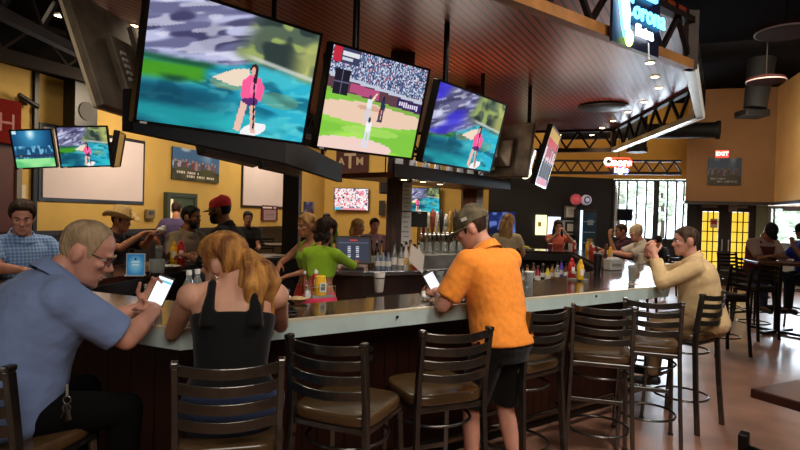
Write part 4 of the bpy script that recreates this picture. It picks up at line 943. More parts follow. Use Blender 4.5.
# high table at the back, dining table by the camera
t = thing('high_table', 'tall dark pedestal table between the men in caps', 'table', (5.66, 8.33, 0), rad(-18))
MB().box((0, 0, 1.05), (.76, .76, .04)).build('table_top', mat('table_top_wood', (84, 42, 30), .3, noise=.2, nscale=5), t, bevel=.008); MB().cyl((0, 0, .05), (0, 0, 1.03), .045).build('pedestal', stb, t, smooth=True)
for a in (45, 135): 
    dx, dy = math.cos(rad(a)) * .38, math.sin(rad(a)) * .38; MB().bar((-dx, -dy, .03), (dx, dy, .03), .06, .04).build('base_bar', stb, t, bevel=.006)
p = atz(750, 388, .76); a1 = rad(27); dx = V((math.cos(a1), math.sin(a1), 0)); dy = V((math.sin(a1), -math.cos(a1), 0))
t = thing('dining_table', 'dark wooden dining table whose corner enters beside the empty floor', 'table', (p + dx * .42 + dy * .42 - V((0, 0, .76))), a1)
MB().box((0, 0, .735), (.84, .84, .05)).build('table_top', mat('dining_top', (62, 32, 22), .28, noise=.25, nscale=6), t, bevel=.008); MB().cyl((0, 0, .04), (0, 0, .71), .05).build('pedestal', stb, t, smooth=True)
for a in (0, 90): MB().box((0, 0, .02), (.6, .07, .04) if a == 0 else (.07, .6, .04)).build('base_bar', stb, t)
def dining_chair(label, loc, rz, group=None):
    t = thing('dining_chair', label, 'chair', loc, rz, group)
    MB().box((0, 0, .445), (.42, .42, .045)).build('seat', vinb, t, bevel=.015)
    for s in (-1, 1):
        MB().bar((s * .19, -.22, 0), (s * .18, -.19, .45), .03, .035).bar((s * .18, -.19, .44), (s * .18, -.25, .90), .03, .04).build('rear_leg', stb, t, bevel=.004)
        MB().bar((s * .19, .19, 0), (s * .18, .17, .43), .03, .03).build('front_leg', stb, t, bevel=.004)
    for k in range(4): MB().tube([(-.17, -.205 - .016 * k, .58 + .09 * k), (0, -.235 - .016 * k, .57 + .09 * k), (.17, -.205 - .016 * k, .58 + .09 * k)], .016, 8, sq=1).build('back_slat', stb, t, smooth=3.2)
    return t
p = atz(744, 433, .90); yaw = rad(-42); fw_ = V((math.cos(yaw), math.sin(yaw), 0)); fn = V((-math.sin(yaw), math.cos(yaw), 0))
ch = dining_chair('black ladder-back dining chair peeking in below the dining table', (p.x + fw_.x * .18 + fn.x * .25, p.y + fw_.y * .18 + fn.y * .25, 0), yaw)
# dining-room furniture in the dim far corner
g = 'dark high tables in the dining room'
t = thing('high_table', 'dark high table in front of the smaller framed notice', 'table', (-3.1, 9.3, 0), 0, g)
MB().box((0, 0, .98), (.7, .7, .04)).build('table_top', mat('dim_top', (38, 24, 20), .3), t, bevel=.006); MB().cyl((0, 0, .04), (0, 0, .96), .04).build('pedestal', stb, t); MB().box((0, 0, .02), (.5, .5, .04)).build('base_plate', stb, t)
dup(t, (-2.2, 10.6, 0), .3, 'dark high table beside the slim black post', g); dup(t, (-4.4, 7.6, 0), .2, 'dark high table below the wide projection screen', g); dup(t, (-1.3, 12.6, 0), .5, 'dark high table below the crowd television', g)
for i, (x, y, yaw, lab) in enumerate(((-2.8, 11.6, 200, 'dim bar stool on the far side of the table beside the slim black post'), (-4.1, 8.3, 170, 'dim bar stool beside the wall under the sporting poster'), (-1.55, 8.6, 30, 'dim bar stool nearest the slim black post'))):
    put(S8, False, x, y, yaw, lab, 'black bar stools in the dining room')
t = thing('service_station', 'low black service station with papers, beyond the ponytailed woman', 'cabinet', (-1.55, 6.75, 0), rad(18))
MB().box((0, 0, .52), (.9, .5, 1.04)).build('cabinet', mat('station_black', (17, 16, 17), .45), t, bevel=.01); MB().box((0, 0, 1.055), (.94, .54, .03)).build('counter', mat('station_top', (70, 66, 64), .3), t); MB().box((.1, -.26, .7), (.3, .02, .2)).build('drawer', mat('station_drawer', (30, 28, 28), .4), t)
for i, (x, y, r_) in enumerate(((-.25, .0, .2), (.12, -.05, -.3), (.3, .06, .1))):
    o = MB().box((0, 0, 0), (.22, .16, .006)).build('paper_sheet', white, None, loc=(-1.55 + x, 6.75 + y, 1.075 + .006 * i), rz=r_); tag(o, ['white paper sheet at the window side of the service station', 'white paper sheet in the middle of the service station', 'white paper sheet at the bartenders\' end of the service station'][i], 'paper')
# ------------------------------------------------------------------ things on the walls
scr_m = mat('projection_fabric', (214, 200, 202), .8, noise=.05, nscale=1)
def wall_panel(name, label, cat, t0, t1, z0, z1, frame_w, face_m, frame_m, off=.02):
    a, b = WL(t0, off), WL(t1, off); w = (b - a).length; c = (a + b) / 2
    t = thing(name, label, cat, (c.x, c.y, z0), math.atan2(wd.y, wd.x)); h = z1 - z0
    MB().box((0, .012, h / 2), (w, .02, h)).build('frame', frame_m, t, bevel=.004)
    if face_m is not None: MB().box((0, -.004, h / 2), (w - 2 * frame_w, .016, h - 2 * frame_w)).build('face', face_m, t)
    return t, w, h
wall_panel('projection_screen', 'blank grey projection screen in a black frame, under the small televisions', 'projection screen', -2.9, -.93, 1.66, 2.75, .055, scr_m, blkpl)
wall_panel('projection_screen', 'blank grey projection screen in a black frame, beside the slim black post', 'projection screen', 1.955, 3.92, 1.68, 2.76, .055, scr_m, blkpl)
def sports_poster(w, h, dark=0):
    P = Paint(w, h); u, v = P.u, P.v; P.all((46, 96, 150)); P.nz(v < .6, 4, 4, (190, 206, 226), 3, .55, .8, .8)
    r = random.Random(4)
    for k in range(13):
        x = .06 + .07 * k; y = .42 + .1 * r.random(); c = r.choice([(70, 66, 90), (150, 130, 130), (96, 84, 110), (170, 160, 176), (110, 50, 60)])
        P.ell(x, y + .12, .035, .15, c); P.ell(x, y - .05, .018, .045, (170, 130, 110)); P.ell(x + .03, y + .02, .04, .03, c)
    P.fill(v > .66, (40, 40, 26)); P.nz(v > .6, 8, 3, (66, 70, 40), 8, .4, .7)
    for y0, x0, x1 in ((.76, .1, .58), (.87, .30, .90)):
        for k in range(int((x1 - x0) / .035)):
            if k % 6 != 5: P.fill((np.abs(v - y0) < .03) & (np.abs(u - x0 - k * .035) < .012), (214, 206, 196))
    if dark: P.c *= .62
    return P
prm = vcol('printed_picture', emissive=False, rough=.5)
a = onplane(172, 178.5, WL(0, .03), wn); b = onplane(218.8, 183.7, WL(0, .03), wn); tl = onplane(172, 145.7, WL(0, .03), wn)
w, h = (b - a).length, tl.z - a.z
t = thing('sports_poster', 'wide sporting-team poster with two lines of print, above the green door', 'poster', ((a + b) / 2), math.atan2(wd.y, wd.x))
MB().box((0, .012, h / 2), (w, .02, h)).build('backing', blkpl, t); link('print', sports_poster(80, 54).mesh('print', lambda u, v: (-w / 2 + u * w, -.002, h - v * h)), prm, t)
nbk = V((Wb_ - Wa_).y, 0 - 0) if False else V(((Wb_ - Wa_).y, -(Wb_ - Wa_).x, 0)).normalized(); yawb = math.atan2((Wb_ - Wa_).y, (Wb_ - Wa_).x)
a = onplane(707.5, 186, Wa_ + nbk * .03, nbk); b = onplane(741, 184.5, Wa_ + nbk * .03, nbk); tl = onplane(708.5, 159, Wa_ + nbk * .03, nbk); w2, h2 = (b - a).length, tl.z - a.z
t = thing('sports_poster', 'dark blue sporting-team poster below the red exit sign', 'poster', (a + b) / 2, yawb)
MB().box((0, .012, h2 / 2), (w2, .02, h2)).build('backing', blkpl, t); link('print', sports_poster(60, 48, 1).mesh('print', lambda u, v: (-w2 / 2 + u * w2, -.002, h2 - v * h2)), prm, t)
p = onplane(722, 154, Wa_ + nbk * .05, nbk); t = thing('exit_sign', 'small lit sign reading EXIT on the tan wall', 'sign', p, yawb)
MB().box((0, .02, 0), (.30, .05, .20)).build('housing', mat('exit_housing', (200, 120, 110), .5), t, bevel=.008)
MB().box((0, -.008, 0), (.27, .006, .16)).build('lit_face', mat('exit_red', (255, 70, 60), .4, emit=1.5), t)
text_mesh('lettering', 'EXIT', .13, mat('exit_letter', (255, 232, 215), .4, emit=2.2), t, M.Translation((0, -.014, 0)) @ M.Rotation(PI / 2, 4, 'X'), bold=.003)
# green door and its small neighbours
a0 = onplane(165, 192, WL(0, .03), wn); ta = (a0 - wl0).dot(wd); a1_ = onplane(195, 194.5, WL(0, .03), wn); tb = (a1_ - wl0).dot(wd); hd = a0.z
gd = thing('door_3', None, None, kind='structure'); wl_box('door_leaf', ta + .08, tb - .08, 0, hd - .08, .03, .07, mat('green_door_paint', (66, 84, 62), .6, noise=.1, nscale=3), gd)
wl_box('door_frame', ta, ta + .08, 0, hd, .0, .09, mat('green_frame', (52, 64, 50), .5), gd); wl_box('door_frame', tb - .08, tb, 0, hd, 0, .09, MATS['green_frame'], gd); wl_box('door_frame', ta + .08, tb - .08, hd - .08, hd, 0, .09, MATS['green_frame'], gd)
wl_box('light_gap', ta + .09, ta + .16, 1.35, hd - .12, .07, .08, mat('pale_gap', (235, 214, 170), .5, emit=.4), gd)
q = WL(tb - .2, .10, 1.62); MB().ell(q, (.03, .03, .03)).build('door_knob', sil, gd, smooth=3.2)
q = onplane(150, 214, WL(0, .05), wn); t = thing('wall_thermostat', 'small grey control box on the ochre wall beside the green door', 'control box', q, math.atan2(wd.y, wd.x)); MB().box((0, 0, 0), (.2, .06, .16)).build('box_body', mat('control_grey', (120, 100, 66), .5), t, bevel=.01); MB().box((0, -.035, .02), (.1, .01, .06)).build('dial_window', mat('control_dark', (50, 44, 36), .3), t)
q = onplane(27, 101, WL(0, .10), wn); t = thing('security_camera', 'small dark camera fixed high on the ochre wall', 'camera', q, math.atan2(wd.y, wd.x)); MB().box((0, .06, 0), (.08, .06, .1)).build('base_plate', mat('camera_brown', (70, 48, 30), .5), t); MB().cyl((-.14, -.03, .05), (.12, -.05, -.06), .035, n=14).build('camera_body', blkpl, t, smooth=.9)
q = onplane(80, 103, WL(0, .26), wn); t = thing('loudspeaker', 'black loudspeaker on a bracket below the black upper wall', 'loudspeaker', q, math.atan2(wd.y, wd.x)); MB().prism([(-.2, -.12), (.2, -.12), (.14, .16), (-.14, .16)], -.36, .36).build('cabinet', blkpl, t, bevel=.012)
MB().cyl((0, -.122, -.12), (0, -.135, -.12), .13, n=24).build('cone', mat('cone_grey', (54, 50, 46), .6), t, smooth=.9); MB().bar((0, .12, .2), (.0, .165, .3), .05, .1).build('bracket', dkmet, t)
# maroon panel and red sign by the picture's left edge
q0 = onplane(-60, 200, WL(0, .04), wn); q1 = onplane(19, 200, WL(0, .04), wn); ta_, tb_ = (q0 - wl0).dot(wd), (q1 - wl0).dot(wd)
d_ = thing('door_4', None, None, kind='structure'); wl_box('door_leaf', ta_, tb_ - .07, 0, 2.42, .03, .06, mat('maroon_door', (84, 36, 30), .6, noise=.15, nscale=4), d_); wl_box('door_frame', tb_ - .07, tb_, 0, 2.45, 0, .09, mat('grey_frame', (120, 112, 96), .5), d_)
qa = onplane(-50, 166, WL(0, .14), wn); qb = onplane(21, 124, WL(0, .14), wn); tA, tB = (qa - wl0).dot(wd), (qb - wl0).dot(wd); zc = 2.66
t = thing('red_sign', 'dark red sign board above the maroon door, half hidden by the small televisions', 'sign', WL((tA + tB) / 2, .12, zc), math.atan2(wd.y, wd.x)); MB().box((0, 0, 0), (tB - tA, .06, .56)).build('board', mat('sign_red', (112, 28, 22), .9, spec=.1), t, bevel=.01)
text_mesh('lettering', 'FH', .34, mat('sign_letter', (150, 66, 60), .5), t, M.Translation(((tB - tA) / 2 - .28, -.034, -.03)) @ M.Rotation(PI / 2, 4, 'X'))
q = onplane(20.5, 196, WL(0, .05), wn); tag(MB().box((0, 0, 0), (.13, .02, .3)).build('paper_notice', mat('notice_cream', (205, 196, 170), .8), None, loc=q, rz=math.atan2(wd.y, wd.x)), 'small cream notice on the wall beside the maroon door', 'notice')
# little notices
a = onplane(261.5, 220, WL(0, .03), wn); b = onplane(277.5, 221, WL(0, .03), wn); w3 = (b - a).length; h3 = onplane(261.5, 204.5, WL(0, .03), wn).z - a.z
P = Paint(32, 40); P.all((70, 20, 40)); P.fill((P.u > .12) & (P.u < .88) & (P.v > .3) & (P.v < .97), (150, 124, 130)); P.fill((P.v > .1) & (P.v < .2) & (P.u > .06) & (P.u < .62), (214, 200, 204)); P.ell(.8, .15, .08, .08, (190, 170, 180))
for k in range(5): P.fill((np.abs(P.v - .42 - .09 * k) < .015) & (P.u > .2) & (P.u < .8), (100, 80, 90))
t = thing('framed_notice', 'maroon-bordered notice below the projection screen nearer the post', 'notice', (a + b) / 2, math.atan2(wd.y, wd.x)); MB().box((0, .01, h3 / 2), (w3, .016, h3)).build('backing', blkpl, t); link('print', P.mesh('print', lambda u, v: (-w3 / 2 + u * w3, -.002, h3 - v * h3)), prm, t)
a = onplane(304, 222, WL(0, .03), wn); b = onplane(313.5, 222, WL(0, .03), wn); w4 = (b - a).length; h4 = onplane(304, 201.5, WL(0, .03), wn).z - a.z
P = Paint(24, 40); P.all((40, 50, 110)); P.nz(P.v < 2, 3, 4, (120, 130, 180), 3, .5, .7); P.fill(P.v > .8, (20, 20, 40)); P.ell(.5, .55, .25, .3, (70, 60, 70))
t = thing('small_poster', 'narrow dark blue poster beyond the slim black post', 'poster', (a + b) / 2, math.atan2(wd.y, wd.x)); MB().box((0, .01, h4 / 2), (w4, .016, h4)).build('backing', blkpl, t); link('print', P.mesh('print', lambda u, v: (-w4 / 2 + u * w4, -.002, h4 - v * h4)), prm, t)
nb2 = V((e1.y, -e1.x, 0))
a = onplane(336, 172, K1 + nb2 * .05, nb2); b = onplane(368, 173, K1 + nb2 * .05, nb2); w5 = (b - a).length; h5 = .62
t = thing('wall_banner', 'maroon banner with a pale T and two small letters, high on the ochre wall', 'banner', (a + b) / 2, math.atan2(e1.y, e1.x)); mar = mat('maroon_cloth', (62, 26, 26), .8); pal = mat('banner_letter', (168, 150, 128), .7)
MB().box((0, 0, h5 / 2), (w5, .02, h5)).build('cloth', mar, t); X90 = M.Rotation(PI / 2, 4, 'X')
text_mesh('letter', 'T', .60, pal, t, M.Translation((-.06, -.016, h5 * .5)) @ X90, bold=.012); text_mesh('letter', 'A', .28, pal, t, M.Translation((-.33, -.016, h5 * .5)) @ X90, bold=.008); text_mesh('letter', 'M', .30, pal, t, M.Translation((.24, -.016, h5 * .5)) @ X90, bold=.008)
p = aty(385, 185, 12.5); t = thing('loudspeaker', 'small grey loudspeaker hanging beside the dark timber column', 'loudspeaker', p, .4); MB().prism([(-.14, -.1), (.14, -.1), (.1, .12), (-.1, .12)], -.2, .2).build('cabinet', blkpl, t, bevel=.01); MB().box((0, -.105, 0), (.24, .012, .34)).build('grille', mat('grille_grey', (110, 112, 114), .6), t); MB().cyl((0, 0, .2), (0, 0, 1.6), .015, n=8).build('hanging_rod', dkmet, t)
p = onplane(382, 208, K1 + nb2 * .06, nb2); t = thing('small_poster', 'narrow dark poster on the ochre wall beside the dark timber column', 'poster', p, math.atan2(e1.y, e1.x)); MB().box((0, 0, 0), (.18, .02, .42)).build('print', mat('poster_olive', (50, 46, 34), .7, noise=.6, nscale=14), t)
# sheets of paper on the columns
def sheet(label, x, y, z, w, h, yaw, n=6):
    t = thing('menu_sheet', label, 'menu sheet', (x, y, z), yaw); MB().box((0, 0, 0), (w, .004, h)).build('paper', mat('sheet_white', (205, 208, 212), .7), t)
    for k in range(n): MB().box((-.01 * (k % 2), -.003, h * (.36 - .72 * k / (n - 1))), (w * (.7 - .12 * (k % 3)), .002, h * .028)).build('text_line', mat('sheet_ink', (120, 130, 140), .8), t)
x, y, w = COLS[0]
for lab, z, h in (('white menu sheet on the dark timber column, upper of two', 1.80, .30), ('white menu sheet on the dark timber column, lower of two', 1.455, .36)):
    q = aty(407, 200, y - w / 2 - .012); sheet(lab, q.x, q.y, z, .10, h, 0)
x, y, w = COLS[1]; q = aty(480, 200, y - w / 2 - .012)
sheet('white menu sheet on the red timber column, upper of two', q.x, q.y, 1.86, .085, .30, 0); sheet('white menu sheet on the red timber column, lower of two', q.x, q.y, 1.54, .085, .30, 0)
# lit room openings, pictures and the drinks cooler on the black wall
def bk_thing(name, label, cat, x, y, off=.05): p = onplane(x, y, K2 + bn * off, bn); return thing(name, label, cat, p, math.atan2(bd.y, bd.x))
t = bk_thing('lit_panel', 'bright yellow-white lit panel on the black wall behind the woman in pink', 'lit sign', 541, 225); MB().box((0, 0, 0), (.30, .04, .54)).build('lit_face', mat('lit_yellow', (252, 246, 190), .4, emit=1.3), t); MB().box((-.05, -.025, .02), (.09, .01, .12)).build('label_patch', mat('patch_yellow', (214, 190, 60), .5), t)
t = bk_thing('lit_panel', 'bright blue-white lit panel of several strips behind the woman in pink', 'lit sign', 554, 226)
for i in range(3): MB().box((-.12 + .12 * i, 0, 0), (.11, .04, .50)).build('lit_strip', mat('lit_white', (214, 226, 250), .4, emit=1.1), t)
def picture(label, x, y, w, h, fm_, pm_, im_):
    t = bk_thing('framed_picture', label, 'picture', x, y, .08); MB().box((0, .01, 0), (w, .03, h)).build('frame', fm_, t, bevel=.004); MB().box((0, -.008, 0), (w * .72, .006, h * .78)).build('mat_board', pm_, t); MB().box((0, -.013, 0), (w * .42, .004, h * .5)).build('print', im_, t)
picture('framed certificate in a grey-green frame, upper of the pair by the cooler', 570.5, 212, .34, .34, mat('frame_greygreen', (110, 116, 104), .5), mat('cert_white', (206, 208, 206), .6), mat('cert_grey', (186, 188, 190), .6))
picture('framed dark print with white border, lower of the pair by the cooler', 570, 227.5, .40, .40, mat('frame_greyblue', (150, 156, 164), .5), mat('print_black', (30, 32, 34), .5), mat('print_pale', (196, 198, 196), .6))
t = bk_thing('drinks_cooler', 'tall glass-door drinks cooler with a glowing white edge', 'cooler', 585.5, 240, .35); t.location.z = 0
MB().box((0, .15, .95), (.46, .5, 1.9)).build('cabinet', mat('cooler_black', (18, 22, 26), .4), t, bevel=.01); MB().box((.03, -.11, 1.0), (.34, .02, 1.6)).build('glass_door', mat('cooler_glass', (40, 66, 84), .1), t)
MB().box((-.19, -.115, 1.05), (.06, .02, 1.64)).build('light_strip', mat('cooler_light', (205, 228, 250), .4, emit=1.6), t)
for k in range(5): MB().box((.03, -.125, .45 + .28 * k), (.32, .008, .02)).build('shelf', mat('cooler_shelf', (130, 160, 180), .4), t)
for k, c in ((0, (90, 120, 140)), (1, (150, 120, 60)), (2, (120, 140, 150))): MB().box((.06, -.126, .55 + .5 * k), (.16, .01, .14)).build('cooler_label', mat('cooler_label_%d' % k, c, .5), t)
q = onplane(576, 199.5, K2 + bn * .35, bn); t = thing('party_ball', 'shiny pink ball on top of the drinks cooler', 'ball', q); MB().ell((0, 0, 0), (.15, .15, .15)).build('ball_body', mat('ball_pink', (226, 96, 112), .3, emit=.15), t, smooth=3.2); MB().ell((0, 0, -.15), (.03, .03, .02), n=8, m=6).build('ball_stand', blkpl, t)
q = onplane(586, 200, K2 + bn * .37, bn); t = thing('party_ball', 'blue and white banded ball on top of the drinks cooler', 'ball', q); MB().ell((0, 0, 0), (.14, .14, .14)).build('ball_body', mat('ball_white', (220, 225, 240), .3, emit=.15), t, smooth=3.2)
MB().tube([(.075 * math.cos(a), -.12, .075 * math.sin(a)) for a in [2 * PI * k / 20 for k in range(20)]], .018, 8, closed=True).build('band', mat('ball_blue', (54, 70, 150), .4), t, smooth=3.2)
# neon signs
blue = mat('neon_blue', (90, 190, 255), .3, emit=4.5); nwhite = mat('neon_white', (235, 245, 255), .3, emit=6); nyel = mat('neon_lime', (210, 255, 130), .3, emit=4); ngreen = mat('neon_deep_blue', (40, 70, 255), .3, emit=3); nred = mat('neon_red', (255, 60, 40), .3, emit=3.5)
ed = (CP[0] - CP[7]).normalized(); en = V((ed.y, -ed.x, 0)); yawe = math.atan2(ed.y, ed.x)
q = onplane(640, 18, CP[0] + en * .14, en); t = thing('neon_sign', 'blue neon beer sign reading Corona Extra on the canopy truss', 'neon sign', q, yawe)
k0 = (q.y) / F
MB().box((.0, .03, .0), (.62, .02, .44)).build('backing_panel', mat('sign_backing', (10, 12, 40), .4), t)
text_mesh('lettering', 'Corona', .18, blue, t, M.Translation((.06, -.005, .04)) @ X90, .006, bold=.003)
text_mesh('lettering', 'Extra', .105, nwhite, t, M.Translation((.06, -.005, -.095)) @ X90, .006, bold=.004)
b = MB(); b.tube([(-.30, 0, .34), (-.26, 0, .22), (-.21, 0, .10), (-.18, 0, -.02), (-.155, 0, -.12)], [.012, .03, .034, .028, .014], 10); b.build('bottle_tube', nwhite, t, smooth=3.2)
MB().tube([(-.33, 0, .33), (-.30, 0, .16), (-.25, 0, .02), (-.22, 0, -.10), (-.19, 0, -.17), (-.14, 0, -.12), (-.15, 0, 0), (-.19, 0, .12)], .010, 8).build('outline_tube', blue, t, smooth=3.2)
MB().ell((-.13, 0, -.17), (.045, .02, .06)).build('lime_wedge', nyel, t, smooth=3.2)
MB().box((.12, 0, .17), (.2, .02, .03)).build('top_bar', blue, t)
MB().tube([(0.16, .02, -.14), (.17, .02, -.24), (.15, .0, -.27)], .007, 8).build('cable', white, t, smooth=True)
q = aty(618.5, 165, 13.4); t = thing('neon_sign', 'red and white neon sign reading Coors Light in front of the tall window', 'neon sign', q, math.atan2(e1.y, e1.x))
text_mesh('lettering', 'Coors', .24, mat('neon_pinkwhite', (255, 190, 180), .3, emit=5), t, M.Translation((-.02, 0, .06)) @ M.Rotation(.06, 4, 'Y') @ X90, .02, bold=.014); MB().tube([(-.3, .01, .17), (.22, .01, .16), (.3, .01, .08), (.24, .01, -.04), (-.28, .01, -.03), (-.3, .01, .17)], .016, 8).build('outline_tube', nred, t, smooth=3.2)
text_mesh('lettering', 'Light', .15, nwhite, t, M.Translation((.06, 0, -.13)) @ X90, .02, bold=.008); MB().tube([(-.1, .01, -.2), (.05, .01, -.07), (.24, .01, -.12), (.16, .01, -.24)], .014, 8).build('peak_tube', ngreen, t, smooth=3.2)
MB().cyl((0, .02, .17), (0, .02, 1.2), .008, n=6).build('hanging_wire', dkmet, t)
q = aty(525.5, 167, 11.6); t = thing('globe_lamp', 'glowing greenish-white globe lamp beyond the steeply angled television', 'lamp', q)
MB().ell((0, 0, .10), (.12, .12, .15)).ell((.0, 0, -.10), (.13, .13, .15)).build('glass_globe', mat('globe_glow', (236, 244, 205), .3, emit=2.2), t, smooth=3.2); MB().cyl((0, 0, .2), (0, 0, 1.2), .012, n=8).build('hanging_rod', dkmet, t)
# canopy downlights and ring pendants
lampc = mat('canopy_lamp_glow', (255, 220, 160), .3, emit=14)
LP = [(650, 63), (655, 77), (659, 88), (644, 102), (628, 112), (613, 121), (602, 128), (592, 135), (559, 135), (526, 137), (60, 16), (133, 26)]
WH = ['nearest the neon beer sign', 'second from the neon beer sign', 'third from the neon beer sign', 'fourth from the neon beer sign', 'fifth from the neon beer sign', 'sixth from the neon beer sign', 'seventh from the neon beer sign', 'eighth from the neon beer sign', 'above the red and grey television screen', 'just behind the steeply angled television', 'beside the dark truss over the dining room', 'beside the back of the silver-framed television']
DL = []
for (x, y), wh in zip(LP, WH):
    p = atz(x, y, 3.314); DL.append(p); t = thing('canopy_downlight', 'small glowing downlight in the canopy boards, ' + wh, 'downlight', p, 0, 'downlights in the canopy')
    MB().lathe([(.056, .014), (.056, .0), (.045, -.001), (.044, .012)], 20).build('ring', sil, t, smooth=.8); MB().lathe([(.044, .006), (.040, -.003), (.02, -.008)], 16).build('bulb', lampc, t, smooth=True)
p = atz(603, 107, 3.3); t = thing('ceiling_vent', 'flat dark round vent in the canopy boards', 'vent', p); MB().lathe([(.34, .015), (.34, -.01), (.30, -.03), (.1, -.035)], 28).build('vent_dish', blkmet, t, smooth=.8); MB().lathe([(.36, .012), (.36, -.006), (.34, -.008)], 28).build('vent_rim', dkmet, t, smooth=.8)
for (x, y, z, r_, lab) in ((786, 32, 4.2, .36, 'round pendant with a beaded pale rim, larger and nearer'), (766, 81, 4.12, .30, 'round pendant with a beaded pale rim, smaller and above the grey duct')):
    p = atz(x, y, z); t = thing('ring_pendant', lab, 'pendant lamp', p); MB().lathe([(r_ - .01, -.02), (r_ - .01, .05), (r_ * .5, .09), (.05, .1)], 32).build('shade', mat('pendant_wine', (52, 22, 26), .7, spec=.1), t, smooth=.8)
    MB().cyl((0, 0, .1), (0, 0, 4.8 - z), .012, n=8).build('hanging_rod', dkmet, t)
    MB().tube([((r_) * math.cos(a), (r_) * math.sin(a), -.005) for a in [2 * PI * k / 40 for k in range(40)]], .012, 8, closed=True).build('beaded_rim', mat('rim_pale', (190, 172, 174), .6), t, smooth=3.2)
# ------------------------------------------------------------------ things on the bar
clear = mat('clear_glass', (225, 235, 235), .08, trans=.75, spec=.6); beer = mat('beer_amber', (206, 140, 30), .15, trans=.25); lager = mat('pale_beer', (226, 186, 60), .15, trans=.2, emit=.05); foamw = mat('beer_foam', (235, 225, 200), .8)
redp = mat('ketchup_red', (176, 26, 22), .35); yelp = mat('mustard_yellow', (232, 178, 22), .35); whp = mat('white_plastic', (226, 224, 218), .45); napk = mat('napkin_box', (176, 172, 166), .7)
def glass_of_beer(label, p, r=.034, h=.15, fill=beer, group=None, lvl=.8):
    t = thing('beer_glass', label, 'glass', p, 0, group); MB().lathe([(r * .75, 0), (r * .78, .012), (r, h), (r * .95, h), (r * .74, .016), (.001, .016)], 20).build('glass_wall', clear, t, smooth=.8)
    MB().lathe([(r * .72, .018), (r * (.74 + .18 * lvl), h * lvl)], 18).build('beer', fill, t, smooth=.8); MB().lathe([(r * (.74 + .18 * lvl), h * lvl), (r * (.75 + .19 * lvl), h * lvl + .012)], 18).build('foam', foamw, t, smooth=.8); return t
def squeeze_bottle(label, p, m_, capm, s=1.0, labm=None, group=None):
    t = thing('sauce_bottle', label, 'bottle', p, rad(20), group); MB().lathe([(.026 * s, 0), (.030 * s, .01 * s), (.031 * s, .10 * s), (.029 * s, .13 * s), (.018 * s, .15 * s)], 20, sx=1.1, sy=.8).build('bottle_body', m_, t, smooth=.7)
    MB().lathe([(.019 * s, .148 * s), (.018 * s, .170 * s), (.007 * s, .178 * s), (.005 * s, .19 * s)], 16).build('bottle_cap', capm, t, smooth=.7)
    MB().box((0, -.0255 * s, .07 * s), (.034 * s, .004 * s, .06 * s)).build('bottle_label', labm or whp, t); return t
def caddy(lab, p, rz=0):
    t = thing('condiment_caddy', lab, 'caddy', p, rz); MB().box((0, 0, .006), (.15, .10, .012)).build('base_plate', mat('caddy_base', (170, 166, 158), .4, .4), t)
    b = MB()
    for x in (-.08, .08):
        for y in (-.05, .05): b.cyl((x, y, 0), (x, y, .075), .003, n=6)
    b.build('corner_posts', sil, t); b = MB(); b.tube([(-.08, -.05, .07), (.08, -.05, .07), (.08, .05, .07), (-.08, .05, .07)], .003, 6, closed=True); b.build('wire_rail', sil, t)
    return t
# group by the ponytailed woman: mustard jar, salt, hot sauce
Z = BH + .001
p = atz(320, 297, Z); caddy('chrome wire caddy holding the mustard jar on the near bar top', p, rad(35)); pm_ = p + V((0, 0, .014))
t = thing('mustard_jar', 'large yellow mustard jar with a white label in the wire caddy', 'jar', pm_, rad(30)); MB().lathe([(.036, 0), (.038, .01), (.038, .085), (.034, .10)], 22, sy=.85).build('jar_body', yelp, t, smooth=.7); MB().lathe([(.034, .098), (.034, .118), (.028, .122)], 20, sy=.85).build('jar_lid', mat('mustard_lid', (240, 196, 40), .4), t, smooth=.7); MB().box((.004, -.0335, .05), (.045, .004, .058)).build('jar_label', whp, t); MB().box((.004, -.0362, .052), (.028, .002, .04)).build('label_print', mat('label_ink', (120, 130, 120), .7), t)
squeeze_bottle('red ketchup bottle lying behind the yellow mustard jar', atz(313, 293, Z) + V((0, .1, 0)), redp, whp, .8)
t = thing('salt_shaker', 'small white shaker beside the mustard caddy', 'shaker', atz(307.5, 298, Z)); MB().lathe([(.018, 0), (.019, .03), (.014, .05)], 14).build('shaker_body', whp, t, smooth=.7); MB().lathe([(.015, .048), (.013, .062), (.004, .064)], 14).build('shaker_top', sil, t, smooth=.7)
t = thing('hot_sauce_bottle', 'slim red-brown hot sauce bottle behind the white shaker', 'bottle', atz(303, 295, Z) + V((0, .05, 0))); MB().lathe([(.016, 0), (.017, .08), (.007, .10), (.007, .13)], 14).build('bottle_body', mat('hot_sauce', (120, 40, 22), .25), t, smooth=.7); MB().lathe([(.008, .13), (.008, .148), (.003, .15)], 12).build('bottle_cap', whp, t, smooth=.7)
t = thing('food_basket', 'pale round dish of bread beside the white shaker', 'dish', atz(298, 302, Z)); MB().lathe([(.03, 0), (.055, .018), (.06, .022), (.054, .022), (.03, .006)], 24, sx=1.1).build('dish_body', mat('dish_tan', (206, 176, 130), .5), t, smooth=.8); MB().ell((0, 0, .02), (.045, .035, .016)).build('bread', mat('bread_tan', (222, 186, 132), .8, noise=.2, nscale=40), t, smooth=3.2)
t = thing('wine_glass', 'small stemmed glass beside the ponytail', 'glass', atz(285, 304, Z)); MB().lathe([(.028, 0), (.028, .004), (.005, .01), (.005, .04), (.02, .055), (.028, .085), (.026, .085), (.018, .058)], 18).build('glass_bowl', clear, t, smooth=.8)
t = thing('plate', 'white plate with a napkin behind the ponytailed woman', 'plate', atz(268, 302, Z) + V((.0, .12, 0))); MB().lathe([(.06, 0), (.11, .014), (.108, .017), (.06, .006), (.001, .005)], 28).build('plate_body', whp, t, smooth=.8); MB().box((.0, .0, .015), (.12, .09, .006), M.Rotation(.5, 3, 'Z')).build('napkin', white, t)
